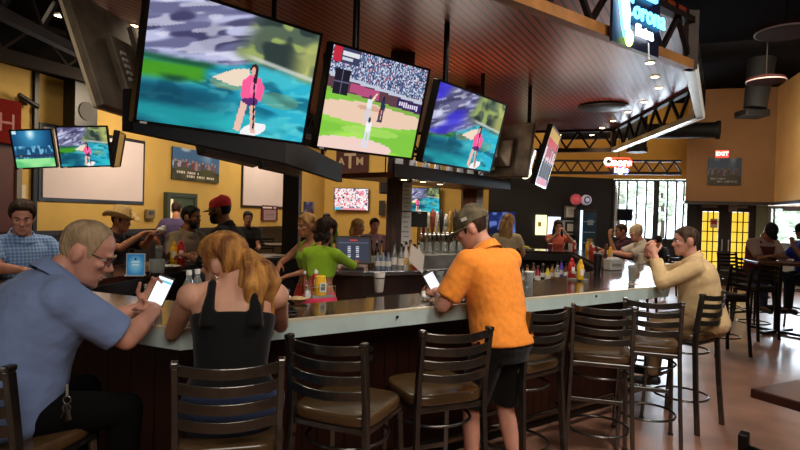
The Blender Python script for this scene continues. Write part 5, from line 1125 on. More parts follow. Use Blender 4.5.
t = thing('phone', 'black phone with a bright edge lying by the ponytail', 'phone', atz(282, 312, Z), rad(25)); MB().box((0, 0, .006), (.15, .075, .009)).build('phone_body', blkpl, t, bevel=.004); MB().box((0, 0, .0115), (.13, .065, .001)).build('phone_screen', mat('phone_glass', (30, 32, 36), .08), t)
# mixing glass between ponytail and the man in orange
t = thing('shaker_cup', 'tall pale shaker cup with a dark band on the bar', 'cup', atz(379, 292, Z) + V((0, 0, 0))); MB().lathe([(.026, 0), (.030, .02), (.036, .095)], 24).build('lower_cup', mat('cup_grey', (176, 168, 158), .35), t, smooth=.8); MB().lathe([(.0365, .094), (.0375, .101)], 24).build('dark_band', blkpl, t, smooth=.8); MB().lathe([(.0365, .1), (.040, .135), (.038, .135), (.034, .1)], 24).build('upper_cup', mat('cup_pale', (212, 204, 196), .3), t, smooth=.8)
# in front of the man in orange
q = atz(427, 300, Z); t = thing('crumpled_napkin', 'crumpled white napkin ball beside the hands of the man in orange', 'napkin', q); b = MB()
for k in range(7): b.ell((random.uniform(-.02, .02), random.uniform(-.015, .015), .018 + random.uniform(0, .025)), (.022, .018, .016), M.Rotation(k, 3, 'X'), n=8, m=6)
link('napkin_body', remesh(b, .006, 1, .4, 'napkin_body'), white, t, 3.2)
t = thing('water_glass', 'short clear glass behind the phone of the man in orange', 'glass', atz(440, 285, Z) + V((0, .06, 0))); MB().lathe([(.030, 0), (.034, .10), (.032, .10), (.028, .008), (.001, .008)], 20).build('glass_wall', clear, t, smooth=.8); MB().lathe([(.027, .01), (.030, .07)], 18).build('water', mat('iced_water', (190, 170, 150), .1, trans=.5), t, smooth=.8)
# toward the bar's far corner
q = atz(597, 275, Z); t = thing('dark_tumbler', 'tall black tumbler standing at the bar corner', 'tumbler', q); MB().lathe([(.032, 0), (.034, .02), (.042, .20), (.040, .20), (.03, .01)], 22).build('tumbler_wall', mat('tumbler_black', (22, 20, 24), .25), t, smooth=.8); MB().lathe([(.043, .195), (.043, .21), (.03, .213)], 22).build('rim_lid', mat('tumbler_lid', (40, 36, 40), .3), t, smooth=.8)
q = atz(613, 270, Z); t = thing('napkin_dispenser', 'grey napkin dispenser beside the black tumbler', 'dispenser', q, rad(20)); MB().box((0, 0, .06), (.17, .11, .12)).build('dispenser_box', napk, t, bevel=.01); MB().box((.0, -.057, .06), (.12, .004, .03)).build('dispenser_print', mat('dispenser_ink', (130, 126, 122), .7), t); MB().box((0, 0, .125), (.12, .06, .02)).build('napkin_top', white, t)
glass_of_beer('beer glass with pale lager between the dispenser and the beige-shirted man', atz(631.5, 282, Z), .036, .15, lager)
t = thing('coaster', 'round paper coaster under the pale lager glass', 'coaster', atz(632, 284, Z - .0005)); MB().lathe([(.055, 0), (.055, .0008)], 20).build('coaster_disc', mat('coaster_tan', (190, 150, 120), .8), t)
t = thing('plastic_cup', 'pale plastic cup beyond the pale lager glass', 'cup', atz(641, 264, Z)); MB().lathe([(.03, 0), (.04, .13), (.038, .13), (.028, .01)], 20).build('cup_wall', mat('cup_cream', (224, 210, 190), .4), t, smooth=.8); MB().lathe([(.041, .125), (.041, .134)], 20).build('cup_rim', white, t, smooth=.8)
for i, (x, y, w) in enumerate(((650, 262, .26), (664, 264, .3))):
    t = thing('paper_sheet', ['bright white paper sheet on the bar near the beige-shirted man\'s hands, nearer the cup', 'bright white paper sheet on the bar tucked behind the beige-shirted man\'s forearm'][i], 'paper', atz(x, y, Z) + V((0, 0, .001 * i)), .3 * i); MB().box((0, 0, .001), (w, .2, .002)).build('sheet', white, t)
q = atz(588, 281, Z); t2 = atz(577, 286, Z)
caddy('wire caddy near the bar corner with yellow and red sauces', atz(578, 280, Z), rad(30)); squeeze_bottle('yellow mustard bottle in the caddy near the bar corner', atz(580, 281, Z) + V((0, 0, .013)), yelp, yelp, .95); squeeze_bottle('red ketchup bottle in the caddy near the bar corner', atz(572, 279, Z) + V((0, .02, .013)), redp, redp, .95)
t = thing('clear_cup', 'clear plastic cup beside the elbow of the man in orange', 'cup', atz(529, 287, Z)); MB().lathe([(.026, 0), (.036, .12), (.034, .12), (.024, .006)], 20).build('cup_wall', clear, t, smooth=.8); MB().lathe([(.037, .116), (.037, .122)], 20).build('cup_rim', whp, t, smooth=.8)
# far arms of the bar: sauces, cups, plates
FA = [(575, 250, redp, 'ketchup'), (580, 252, yelp, 'mustard'), (594, 254, redp, 'ketchup'), (599, 255, mat('sauce_brown', (96, 44, 26), .35), 'brown sauce'), (608, 262, redp, 'ketchup'), (613, 262, yelp, 'mustard')]
pos = ['on the bar, nearest the woman in pink', 'on the bar, second from the woman in pink', 'on the bar, third from the woman in pink', 'on the bar, fourth from the woman in pink', 'on the bar before the man in the maroon shirt', 'on the bar before the man in the pale cap']
for i, (x, y, m_, nm) in enumerate(FA): squeeze_bottle('%s bottle %s' % (nm, pos[i]), V((2.97 + .08 * (i % 2) - (.26 if i > 3 else 0), 9.5 - .42 * i, Z)), m_, m_ if i % 2 else whp, 1.05, group='sauce bottles on the side arm of the bar')
t = thing('plate', 'plate of food with yellow garnish on the far arm of the bar', 'plate', (2.2, 9.85, Z)); MB().lathe([(.06, 0), (.13, .014), (.128, .017), (.06, .006)], 24).build('plate_body', whp, t, smooth=.8); MB().ell((0, 0, .03), (.09, .06, .03)).build('food', mat('food_yellow', (214, 206, 70), .6, noise=.3, nscale=30), t, smooth=3.2)
t = thing('red_cup', 'dark red cup in front of the woman in pink', 'cup', (2.62, 9.72, Z)); MB().lathe([(.035, 0), (.045, .11), (.042, .11), (.03, .01)], 18).build('cup_wall', mat('cup_wine', (120, 30, 56), .35), t, smooth=.8); MB().lathe([(.046, .105), (.046, .112)], 18).build('cup_rim', whp, t, smooth=.8)
t = thing('white_cup', 'white cup on the far arm of the bar beside the woman in pink', 'cup', (3.0, 9.8, Z)); MB().lathe([(.035, 0), (.045, .12), (.042, .12), (.03, .01)], 18).build('cup_wall', whp, t, smooth=.8); MB().lathe([(.046, .115), (.046, .122)], 18).build('cup_rim', napk, t, smooth=.8)
# left arm of the bar
t = thing('table_tent', 'blue and white card stand on the bar beside the balding man', 'card stand', atz(135, 276, Z), rad(10)); P = Paint(30, 36); P.all((60, 140, 196)); P.fill(np.clip(1 - ((P.u - .5) ** 2 + (P.v - .5) ** 2) * 4, 0, 1), (150, 214, 236)); P.fill((np.abs(P.v - .35) < .03) & (np.abs(P.u - .5) < .25), (236, 246, 250)); P.fill((np.abs(P.v - .5) < .02) & (np.abs(P.u - .5) < .2), (236, 246, 250)); P.ell(.5, .22, .07, .05, (30, 50, 70))
ww, hh = .125, .165; MB().box((0, .014, hh / 2 + .004), (ww + .016, .008, hh + .012)).build('clear_holder', mat('holder_pale', (214, 224, 232), .2), t, bevel=.002); link('card', P.mesh('card', lambda u, v: (-ww / 2 + u * ww, .008, hh - v * hh + .004)), vcol('card_print', .45), t); MB().box((0, .01, .004), (ww + .02, .07, .008)).build('holder_foot', mat('holder_pale', (214, 224, 232), .2), t)
glass_of_beer('beer glass at the elbow of the man in the plaid shirt', atz(12, 273, Z), .042, .16, beer); glass_of_beer('tall amber beer glass in front of the cowboy-hatted man', atz(158.5, 263, Z), .036, .17, beer)
for i, (x, y) in enumerate(((152, 284), (160, 284))): pass
t = thing('steel_tumbler', 'wide glass with a bright metal band on the inner bar ledge', 'glass', atz(157, 279, Z)); MB().lathe([(.05, 0), (.052, .05)], 22).build('metal_band', chrome, t, smooth=.8); MB().lathe([(.052, .05), (.056, .15), (.053, .15), (.05, .05)], 22).build('glass_wall', clear, t, smooth=.8)
squeeze_bottle('ketchup bottle standing in front of the grey-shirted man', atz(181, 262, Z), redp, redp, 1.2); squeeze_bottle('mustard bottle standing in front of the grey-shirted man', atz(174, 262, Z), yelp, yelp, 1.1)
t = thing('plate', 'white plate of food between the red-capped and grey-shirted men', 'plate', atz(198, 262, Z)); MB().lathe([(.06, 0), (.12, .014), (.118, .017), (.06, .006)], 24).build('plate_body', whp, t, smooth=.8); MB().ell((0, 0, .03), (.08, .06, .03)).build('food', mat('food_tan', (190, 130, 80), .7, noise=.4, nscale=30), t, smooth=3.2)
t = thing('plate', 'small white plate on the inner ledge beyond the metal-banded glass', 'plate', atz(170, 267, Z)); MB().lathe([(.05, 0), (.09, .012), (.088, .015), (.05, .006)], 24).build('plate_body', whp, t, smooth=.8); MB().box((0, 0, .016), (.06, .05, .006)).build('napkin', white, t)
# near bar, between the blue-shirted man and the woman
def drink(lab, p, m_):
    t = thing('drink_bottle', lab, 'bottle', p); MB().lathe([(.03, 0), (.033, .01), (.033, .10), (.014, .145), (.013, .165)], 20).build('bottle_glass', clear, t, smooth=.8); MB().lathe([(.029, .006), (.030, .085)], 18).build('drink', m_, t, smooth=.8); MB().lathe([(.016, .16), (.016, .185), (.014, .187)], 16).build('bottle_cap', whp, t, smooth=.8)
lem = mat('lemon_drink', (216, 196, 70), .2, emit=.06); drink('white-capped bottle of yellow drink beside the phone, nearer the balding man', atz(176, 306, Z) + V((.03, .1, 0)), lem); drink('white-capped bottle of yellow drink nearer the ponytailed woman', atz(185, 304, Z) + V((.03, .1, 0)), lem)
glass_of_beer('short glass of pale beer behind the phone of the balding man', atz(143, 307, Z) + V((.02, .12, 0)), .034, .12, lager); glass_of_beer('short glass of pale beer partly behind the balding man\'s wrist', atz(134, 311, Z) + V((.02, .14, 0)), .034, .12, lager)
t = thing('plate', 'pale plate with a bowl between the yellow bottles and the woman', 'plate', atz(196, 304, Z) + V((.04, .16, 0))); MB().lathe([(.06, 0), (.11, .014), (.108, .017), (.06, .006)], 24).build('plate_body', whp, t, smooth=.8); MB().lathe([(.03, .015), (.05, .05), (.047, .05), (.028, .02)], 20).build('bowl', mat('bowl_cream', (210, 200, 176), .4), t, smooth=.8)
# ------------------------------------------------------------------ the drinks island's clutter
tt = 1.031
t = thing('pos_terminal', 'dark touch-screen till that the green-topped bartender is tapping', 'till', (-.47, 5.74, tt), rad(12)); MB().box((0, .06, .01), (.22, .2, .02)).build('stand_foot', blkpl, t, bevel=.005); MB().bar((0, .09, .02), (0, .05, .16), .06, .04).build('stand_neck', blkpl, t)
Rx = M.Rotation(rad(-14), 3, 'X'); MB().box((0, .0, .20), (.37, .03, .29), Rx).build('monitor_case', blkpl, t, bevel=.006); P = Paint(40, 30); P.all((66, 68, 84)); 
for x0 in (.36, .62):
    for k in range(6): P.fill((np.abs(P.u - x0) < .05) & (np.abs(P.v - .35 - .09 * k) < .025), (214, 220, 236))
P.fill((np.abs(P.u - .5) < .12) & (P.v < .09) & (P.v > .03), (210, 70, 66)); P.fill((P.v > .18) & (P.v < .21), (110, 114, 130))
link('touch_screen', P.mesh('touch_screen', lambda u, v: tuple(Rx @ V((-.155 + .31 * u, -.0165, .115 - .23 * v)) + V((0, 0, .20)))), vcol('till_screen', .8), t)
BT = [(.020, 5.80, 'clear', 'tall clear bottle of straws'), (.07, 5.82, 'white', 'frosted white bottle'), (.115, 5.84, 'amber', 'amber liquor bottle with cream label'), (.16, 5.87, 'pink', 'pink-labelled bottle'), (.205, 5.90, 'white', 'white syrup bottle')]
cols = dict(clear=clear, white=mat('bottle_frost', (206, 208, 206), .3), amber=mat('bottle_amber', (176, 124, 60), .15), pink=mat('bottle_pink', (206, 70, 90), .3), dark=mat('bottle_dark', (24, 26, 22), .15), blue=mat('bottle_blue', (150, 166, 196), .12, trans=.35), brown=mat('bottle_brown', (96, 54, 28), .15), green=mat('bottle_green', (40, 70, 40), .15), purple=mat('bottle_purple', (92, 60, 190), .2), yellow=mat('bottle_yellow', (226, 214, 70), .3), red=mat('bottle_red', (150, 30, 30), .2))
def liquor(lab, p, c, h=.28, r=.034, group='bottles on the drinks island'):
    t = thing('liquor_bottle', lab, 'bottle', p, 0, group); MB().lathe([(r * .9, 0), (r, .01), (r, h * .58), (r * .42, h * .74), (r * .38, h * .93)], 16).build('bottle_glass', cols[c], t, smooth=.8); MB().lathe([(r * .45, h * .92), (r * .45, h), (r * .15, h * 1.03)], 12).build('pour_spout', blkpl if c != 'dark' else sil, t, smooth=.8)
    MB().lathe([(r * 1.02, h * .2), (r * 1.02, h * .46)], 16).build('bottle_label', whp if c not in ('white',) else mat('label_tan', (206, 170, 110), .6), t, smooth=.8); return t
for i, (x, y, c, lab) in enumerate(BT): liquor(lab + ' beside the foot of the dark timber column', (x + .0, y + .0, tt), c, .27 + .02 * (i % 3))
more = [(-.30, 5.95, 'brown', 'brown liquor bottle beside the till screen'), (-.24, 6.0, 'dark', 'black liquor bottle second from the till screen'), (-.19, 6.03, 'amber', 'amber liquor bottle third from the till screen'), (-.13, 5.98, 'dark', 'dark bottle in front of the timber column'), (-.22, 5.80, 'blue', 'bluish glass nearest the till'), (-.165, 5.80, 'blue', 'bluish glass second from the till'), (-.11, 5.79, 'blue', 'bluish glass third from the till'), (-.05, 5.80, 'clear', 'clear bottle in front of the timber column')]
for x, y, c, lab in more: liquor(lab, (x, y, tt), c, .20 if c == 'blue' else .29, .03)
for i in range(7):
    x = .24 + .095 * i; t = thing('upturned_glass', 'upturned clear glass %s on the steel tap counter' % ['nearest the timber column', 'second from the timber column', 'third from the timber column', 'fourth from the timber column', 'fifth from the timber column', 'sixth from the timber column', 'last before the red timber column'][i], 'glass', (x, 6.32 + .50 * (x - .24), 1.171), 0, 'upturned glasses on the tap counter'); MB().lathe([(.042, 0), (.034, .13), (.030, .135), (.001, .135)], 18).build('glass_wall', clear, t, smooth=.8); MB().lathe([(.043, 0), (.043, .006)], 18).build('glass_rim', whp, t, smooth=.8)
for i, x in enumerate((.80, .90, 1.0)): glass_of_beer('freshly poured amber beer under the taps, %s' % ['first from the timber column', 'second from the timber column', 'hidden behind the orange-shirted man\'s cap'][i], V((x, 6.66, 1.188)), .036, .16, lager, 'poured beers under the taps')
q = aty(419, 227, 6.35); t = thing('black_caddy_bin', 'square black bin on a post in front of the tap handles', 'bin', (q.x, q.y, 1.17)); hb = q.z - 1.17; MB().cyl((0, 0, 0), (0, 0, hb), .02, n=10).build('post', chrome, t); MB().box((0, 0, hb + .09), (.18, .14, .18)).build('bin_box', blkpl, t, bevel=.008); MB().box((0, -.072, hb + .16), (.04, .006, .02)).build('badge', sil, t)
q0, q1 = aty(410.5, 243, 5.75), aty(424, 252, 5.78); t = thing('hanging_menu', 'white menu card hanging askew in front of the steel tap counter', 'menu card', (.2, 5.8, 1.0)); c4 = [aty(411, 243.5, 5.72), aty(424.5, 255.5, 5.76), aty(422.5, 273.5, 5.76), aty(409.5, 262, 5.72)]; t.location = c4[3]
b = MB(); b.quad(*[c - c4[3] for c in c4]); o = b.build('card', mat('menu_card_white', (226, 218, 212), .6), t); so = o.modifiers.new('t', 'SOLIDIFY'); so.thickness = .003
MB().cyl(c4[0] - c4[3], c4[0] - c4[3] + V((.0, .14, .02)), .004, n=8).build('clip', sil, t)
for i in range(10):
    f = .08 + .095 * i; p = A_.lerp(B_, f) + nn * .12; t = thing('pint_glass', 'white upturned pint glass on the overhead shelf, number %s from the dark column' % ['one', 'two', 'three', 'four', 'five', 'six', 'seven', 'eight', 'nine', 'ten'][i], 'glass', (p.x, p.y, 2.021), 0, 'upturned glasses on the overhead shelf')
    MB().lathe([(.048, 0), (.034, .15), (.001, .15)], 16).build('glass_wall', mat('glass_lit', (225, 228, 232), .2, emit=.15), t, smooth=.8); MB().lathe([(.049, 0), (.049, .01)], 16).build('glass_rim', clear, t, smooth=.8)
# bottles in the well behind the far half of the near bar
well = thing('speed_well', 'low steel bottle well inside the bar beyond the man in orange', 'bottle well', (1.75, 6.6, 0), rad(48)); MB().box((0, 0, .42), (1.9, .5, .84)).build('well_cabinet', ipm, well); MB().box((0, 0, .86), (1.94, .54, .05)).build('well_top', steel, well, bevel=.006)
cy = ['brown', 'dark', 'amber', 'clear', 'red', 'brown', 'yellow', 'dark', 'clear', 'amber', 'brown', 'purple', 'dark', 'red', 'brown', 'clear']
nm = {'brown': 'brown', 'dark': 'black', 'amber': 'amber', 'clear': 'clear', 'red': 'dark red', 'yellow': 'bright yellow', 'purple': 'purple'}
for i in range(16):
    x = -.88 + .117 * i; ca, sa = math.cos(rad(48)), math.sin(rad(48)); yy = -.1 + .12 * (i % 2)
    liquor('%s bottle in the steel well, %s of its row' % (nm[cy[i]], ['first', 'second', 'third', 'fourth', 'fifth', 'sixth', 'seventh', 'eighth', 'ninth', 'tenth', 'eleventh', 'twelfth', 'thirteenth', 'fourteenth', 'fifteenth', 'last'][i]), (1.75 + x * ca - yy * sa, 6.6 + x * sa + yy * ca, .886), cy[i], .17 + .02 * (i % 3), .032, 'bottles in the steel well')
t = thing('pink_rag', 'crumpled pink cloth above the bottle well beside the man in orange', 'cloth', (1.12, 5.95, .89)); b = MB()
for k in range(6): b.ell((random.uniform(-.05, .05), random.uniform(-.04, .04), .05 + random.uniform(0, .06)), (.05, .04, .04), n=8, m=6)
link('cloth_body', remesh(b, .01, 2, .5, 'cloth_body'), mat('rag_pink', (206, 80, 96), .8), t, 3.2)
# ------------------------------------------------------------------ the people
cloth = lambda n, c, **k: mat('cloth_' + n, c, .85, noise=k.get('noise', .1), nscale=k.get('ns', 6), bump=k.get('bump', .35), bscale=k.get('bs', 16), sheen=.1, spec=.2)
hair = lambda n, c, c2: mat('hair_' + n, c, .62, spec=.22, noise=.5, nscale=26, rgb2=c2, stretch=(1, 1, .25), bump=.5, bscale=90)
H_dark = hair('dark', (62, 42, 32), (26, 18, 14)); H_brown = hair('brown', (74, 50, 34), (36, 24, 17)); H_grey = hair('grey', (186, 160, 126), (138, 116, 90)); H_blond = hair('blond', (214, 174, 116), (140, 104, 62)); H_auburn = hair('auburn', (204, 146, 76), (112, 68, 34)); H_black = hair('black', (24, 20, 20), (10, 9, 9)); H_short = hair('short_brown', (92, 70, 52), (54, 40, 31))
black_c = cloth('black', (10, 10, 11), bump=.2); jeans = cloth('jeans', (50, 62, 92)); shoe_m = mat('shoe_dark', (24, 22, 22), .5); dkpants = cloth('dark_trousers', (24, 24, 28))
def sit_legs(p, sp=.13, fwd=.40, z=.34, shoes=False):
    for s_ in (1, -1): p.leg(s_, (s_ * sp, fwd, z), pole=(s_ * .25, 1, .5))
def stand_legs(p, a=(.10, .02), b=(-.10, -.02)):
    p.leg(1, (a[0], a[1], .085), pole=(.05, 1, 0)); p.leg(-1, (b[0], b[1], .085), pole=(-.05, 1, 0))
# 1 balding man in the blue shirt
p = Person('balding man in a blue short-sleeved shirt and glasses, tapping a phone on the bar', (-1.52, 2.10), 52, seat=.74, k=1.02, girth=1.24, depth=1.25, belly=.05, lean=24, twist=-4, head=(17, 24, 0), skin='pink', vox=.008, hk=1.04, nk=(-.01, .01, -.03))
p.arm(1, (-1.09, 2.50, 1.14), pole=(.75, -.25, -1), fdir=(-.3, .55, .15), nrm=(.45, -.2, .8), curl=.75, point=True, fat=1.12); p.arm(-1, (-1.19, 2.62, 1.135), pole=(-.7, .2, -1), fdir=(.35, .25, .75), nrm=(-.3, .9, -.2), curl=.45, fat=1.12)
sit_legs(p, .17, .40, .34); p.finish_body(); blue_c = cloth('blue_chambray', (122, 142, 186), noise=.08, bump=.9, bs=9)
p.top(blue_c, hem=-.08, sleeve=.86, infl=.016, collar=1.25, flare=.06); p.bottom(mat('cloth_black_trousers', (9, 9, 10), .9, spec=.1), 2.0, waist=0); p.shoes(shoe_m)
p.hairline(H_grey, thick=.004, front=.098, temple=.070, back=-.070, noise=.0012, sideburn=-.012); p.eyes(browm=H_grey)
t = MB(); k = p.k; gm_ = mat('glasses_wire', (70, 56, 46), .3, .6)
for sd in (-1, 1): t.tube([(sd * .072 * k, -.02 * k, .012 * k), (sd * .071 * k, .04 * k, .010 * k), (sd * .060 * k, .098 * k, .008 * k)], .0022, 6); t.tube([((sd * .033 + .024 * math.cos(a)) * k, .104 * k, (.0 + .017 * math.sin(a)) * k) for a in [2 * PI * q / 20 for q in range(20)]], .0018, 6, closed=True)
t.tube([(-.010 * k, .105 * k, .004 * k), (.010 * k, .105 * k, .004 * k)], .002, 6); t.xf(p.Mh); t.build('eyeglasses', gm_, p.root, smooth=3.2)
P1 = p
# phone in his hands
def phone(label, c, up, normal, scr, w=.076, h=.15):
    up = V(up).normalized(); n = V(normal); n = (n - up * n.dot(up)).normalized(); x = up.cross(n).normalized(); R = M((x, -n, up)).transposed()   # local -y is the screen side
    t = thing('phone', label, 'phone', c); t.rotation_euler = R.to_euler()
    MB().box((0, 0, 0), (w, .009, h)).build('phone_case', blkpl, t, bevel=.003); MB().box((0, -.0052, 0), (w * .88, .001, h * .84)).build('phone_screen', scr, t)
    return t
scr_w = mat('phone_screen_lit', (226, 238, 246), .3, emit=1.0); 
t = phone('black smartphone with a lit white page held by the balding man', (-1.115, 2.625, 1.215), (.28, .35, .9), (.25, -.75, .5), scr_w); MB().box((0, -.006, .045), (.064, .001, .012)).build('page_header', mat('page_blue', (110, 190, 220), .4, emit=.7), t)
q = p.W @ (p.P + V((.20, -.10, .06))); kr = thing('key_ring', 'bunch of keys hanging from the belt of the balding man', 'keys', atz(67, 400, .90)); kc = mat('key_steel', (190, 188, 180), .3, 1.0)
MB().tube([(0.014 * math.cos(a), 0, .014 * math.sin(a)) for a in [2 * PI * q_ / 18 for q_ in range(18)]], .002, 6, closed=True).build('split_ring', kc, kr); MB().bar((0, 0, .012), (-.004, .006, .055), .008, .003).build('belt_clip', kc, kr)
for i, (a, l) in enumerate(((-.35, .055), (.05, .065), (.3, .06))): MB().bar((0, 0, -.012), (math.sin(a) * l, -.004 * i, -.012 - math.cos(a) * l), .010, .002).cyl((math.sin(a) * .016, .002, -.028), (math.sin(a) * .016, -.003, -.028), .011, n=12).build('key', kc if i != 1 else mat('key_brass', (90, 70, 40), .3, 1.0), kr)
# 2 woman with the ponytail
p = Person('woman in a black tank top with a long auburn ponytail and hoop earring', (-.655, 2.21), 103, seat=.75, k=.95, girth=1.14, depth=1.12, lean=15, head=(160, 6, -3), nk=(.0, .03, -.072), female=True, skin='light', vox=.007, shw=1.08)
p.arm(-1, (-.97, 2.66, 1.12), pole=(-.6, -.3, -1), curl=.6, fat=1.15); p.arm(1, (-.63, 2.78, 1.12), pole=(.55, -.5, -1), curl=.6, fat=1.15); sit_legs(p); p.finish_body()
p.top(black_c, hem=-.10, neck=.375, strap=True, infl=.010, name='tank_top'); p.bottom(jeans, 2.0, name='jeans'); p.shoes(shoe_m)
p.hairline(H_auburn, thick=.024, front=.066, temple=.012, back=-.112, sideburn=-.035, noise=.005); p.eyes(browm=H_brown)
hb = [(0, -.10, .045), (.0, -.135, .035), (.0, -.165, .0)]
paths = [(hb, [.03, .028, .034])]
for i in range(34):
    a = i * 2.4; r0 = .014 + .028 * (i % 3) / 2; dx, dy = math.cos(a) * r0, math.sin(a) * r0; L = .24 + .06 * ((i * 5) % 4) / 3; w = .014 * math.sin(i * 1.7)
    paths.append(([(dx * .6, -.135 + dy * .6, .035), (dx * 1.5, -.178 + dy * 1.4, -.03), (dx * 2.1 + w, -.185 + dy * 1.6, -.10), (dx * 2.2 - w, -.172 + dy * 1.5, -.17), (dx * 1.4 + w, -.16 + dy, -.03 - L)], [.012, .017, .018, .016, .006]))
p.strands(H_auburn, paths, 'ponytail')
MB().tube([p.Mh @ V((-.078 * .95, -.006 + .016 * math.cos(a), -.060 + .018 * math.sin(a))) for a in [2 * PI * q / 20 for q in range(20)]], .0025, 6, closed=True).build('hoop_earring', mat('earring_silver', (220, 215, 205), .2, 1.0), p.root, smooth=3.2)
# 3 man in the orange polo
p = Person('standing man in an orange polo, black shorts and dark camouflage cap', (.615, 3.24), 127, hip=.905, k=1.0, girth=1.06, depth=1.12, belly=.02, lean=17, twist=4, head=(160, 22, 0), skin='pink', vox=.008)
p.arm(-1, (.262, 3.455, 1.125), pole=(-.45, -.85, -.9), fdir=(-.6, .55, .1), nrm=(-.4, -.6, .7), curl=.6, fat=1.1); p.arm(1, (.30, 3.62, 1.13), pole=(.9, .3, -.8), fdir=(-.8, .2, .1), nrm=(.3, .5, .8), curl=.6, fat=1.1)
p.leg(1, (.13, -.03, .085), pole=(.1, 1, 0)); p.leg(-1, (-.12, .10, .085), pole=(0, 1, 0)); p.finish_body(); orange = cloth('orange_polo', (250, 148, 52), noise=.07, ns=40, bump=.9, bs=9)
p.top(orange, hem=-.03, sleeve=.82, infl=.018, collar=1.15, name='polo_shirt', flare=.05); p.bottom(black_c, .98, infl=.016, waist=-.015, name='shorts'); p.shoes(shoe_m)
p.hairline(H_brown, thick=.003, front=.065, temple=.03, back=-.06, sideburn=-.03, noise=.001); p.eyes(browm=H_brown); camo = mat('cloth_camo', (116, 102, 74), .85, noise=.5, nscale=18, rgb2=(68, 60, 44)); c_ = p.cap(camo, name='cap')
b = MB(); b.box((-.0855, .01, .058), (.003, .035, .020)); b.xf(p.Mh); b.build('cap_badge', mat('cap_badge', (190, 184, 168), .7), c_)
phone('white phone held over the bar by the man in the orange polo', (.215, 3.51, 1.185), (-.45, .25, .75), (-.2, -.8, .45), mat('phone_screen_pale', (214, 220, 232), .3, emit=.75), .072, .145)
# 4 man in the beige shirt
p = Person('man in a beige long-sleeved shirt eating with both hands at the bar corner', (2.54, 4.57), 150, seat=.74, k=.965, girth=1.16, depth=1.25, belly=.05, lean=15, head=(172, 4, 0), skin='pink', vox=.009)
p.arm(-1, (2.10, 4.60, 1.335), pole=(-.5, -.3, -1), fdir=(-.1, .5, .7), nrm=(-.6, -.6, .2), curl=.9); p.arm(1, (2.12, 4.80, 1.335), pole=(-.5, .6, -1), fdir=(0, -.2, .9), nrm=(-.6, .6, .2), curl=.9); sit_legs(p, .16); p.finish_body()
p.top(cloth('beige', (226, 192, 140), bump=.8, bs=10), hem=-.10, sleeve=1.82, infl=.018, collar=1.15, flare=.05); p.bottom(cloth('khaki', (132, 104, 74)), 2.0); p.shoes(shoe_m); p.hairline(H_short, thick=.006, front=.070, temple=.035, back=-.065, noise=.002); p.eyes(browm=H_brown)
# 5 bartender in the green crop top
p = Person('dark-haired bartender in a lime green crop top and pink skirt, tapping the till', (-.71, 5.04), 66, hip=.83, k=.90, lean=4, head=(62, 8, 0), female=True, skin='tan', vox=.010)
p.arm(1, (-.42, 5.42, 1.13), pole=(1, -.6, -1), fdir=(.1, .9, .2), curl=.3); p.arm(-1, (-.66, 5.36, 1.06), pole=(-.7, .0, -1), curl=.5); stand_legs(p); p.finish_body(); lime = cloth('lime', (150, 196, 44)); p.top(lime, hem=.215, neck=.53, sleeve=1.15, infl=.010, name='crop_top'); pinkc = cloth('hot_pink', (232, 66, 106)); p.bottom(pinkc, .35, infl=.012, waist=.07, name='skirt'); p.shoes(shoe_m)
p.hairline(H_dark, thick=.028, front=.07, temple=.0, back=-.10, sideburn=-.06, noise=.014)
p.strands(H_dark, [([(sx * .055, -.05, -.02), (sx * .06, -.07, -.08), (sx * .05, -.06, -.125)], [.04, .04, .02]) for sx in (-1, -.3, .4, 1)] + [([(math.sin(q * 2.1) * .07, -.05 + .05 * math.cos(q * 1.3), .05 - .022 * q), (math.sin(q * 2.1) * .085, -.075 + .05 * math.cos(q * 1.3), .03 - .022 * q), (math.sin(q * 2.1 + .5) * .08, -.06 + .05 * math.cos(q * 1.3), .005 - .022 * q)], [.014, .018, .010]) for q in range(8)], 'bob_curls')
# 6 blonde bartender
p = Person('blonde bartender in a yellow-green top facing the dining room', (-.86, 5.5), 232, hip=.85, k=.92, lean=2, head=(222, 4, 0), female=True, skin='tan', vox=.010)
p.arm(1, (-1.12, 5.28, 1.12), pole=(-.5, .6, -.4), fdir=(-.2, -.4, -.6), curl=.4); p.arm(-1, (-1.0, 5.14, 1.02), pole=(.8, -.3, -.5), curl=.5); stand_legs(p); p.finish_body(); p.top(lime, hem=.23, neck=.41, strap=True, infl=.008, name='crop_top'); p.bottom(cloth('red_orange', (212, 62, 44)), .3, infl=.012, waist=.05, name='skirt'); p.hairline(H_blond, thick=.020, front=.068, temple=.01, back=-.09, sideburn=-.03, noise=.004); p.eyes(browm=H_blond)
p.strands(H_blond, [([(sx * .045, -.085, .02), (sx * .06, -.115, -.08), (sx * .055, -.115, -.20), (sx * .04, -.10, -.30)], [.034, .036, .03, .012]) for sx in (-1, -.2, .5, 1)], 'long_hair')
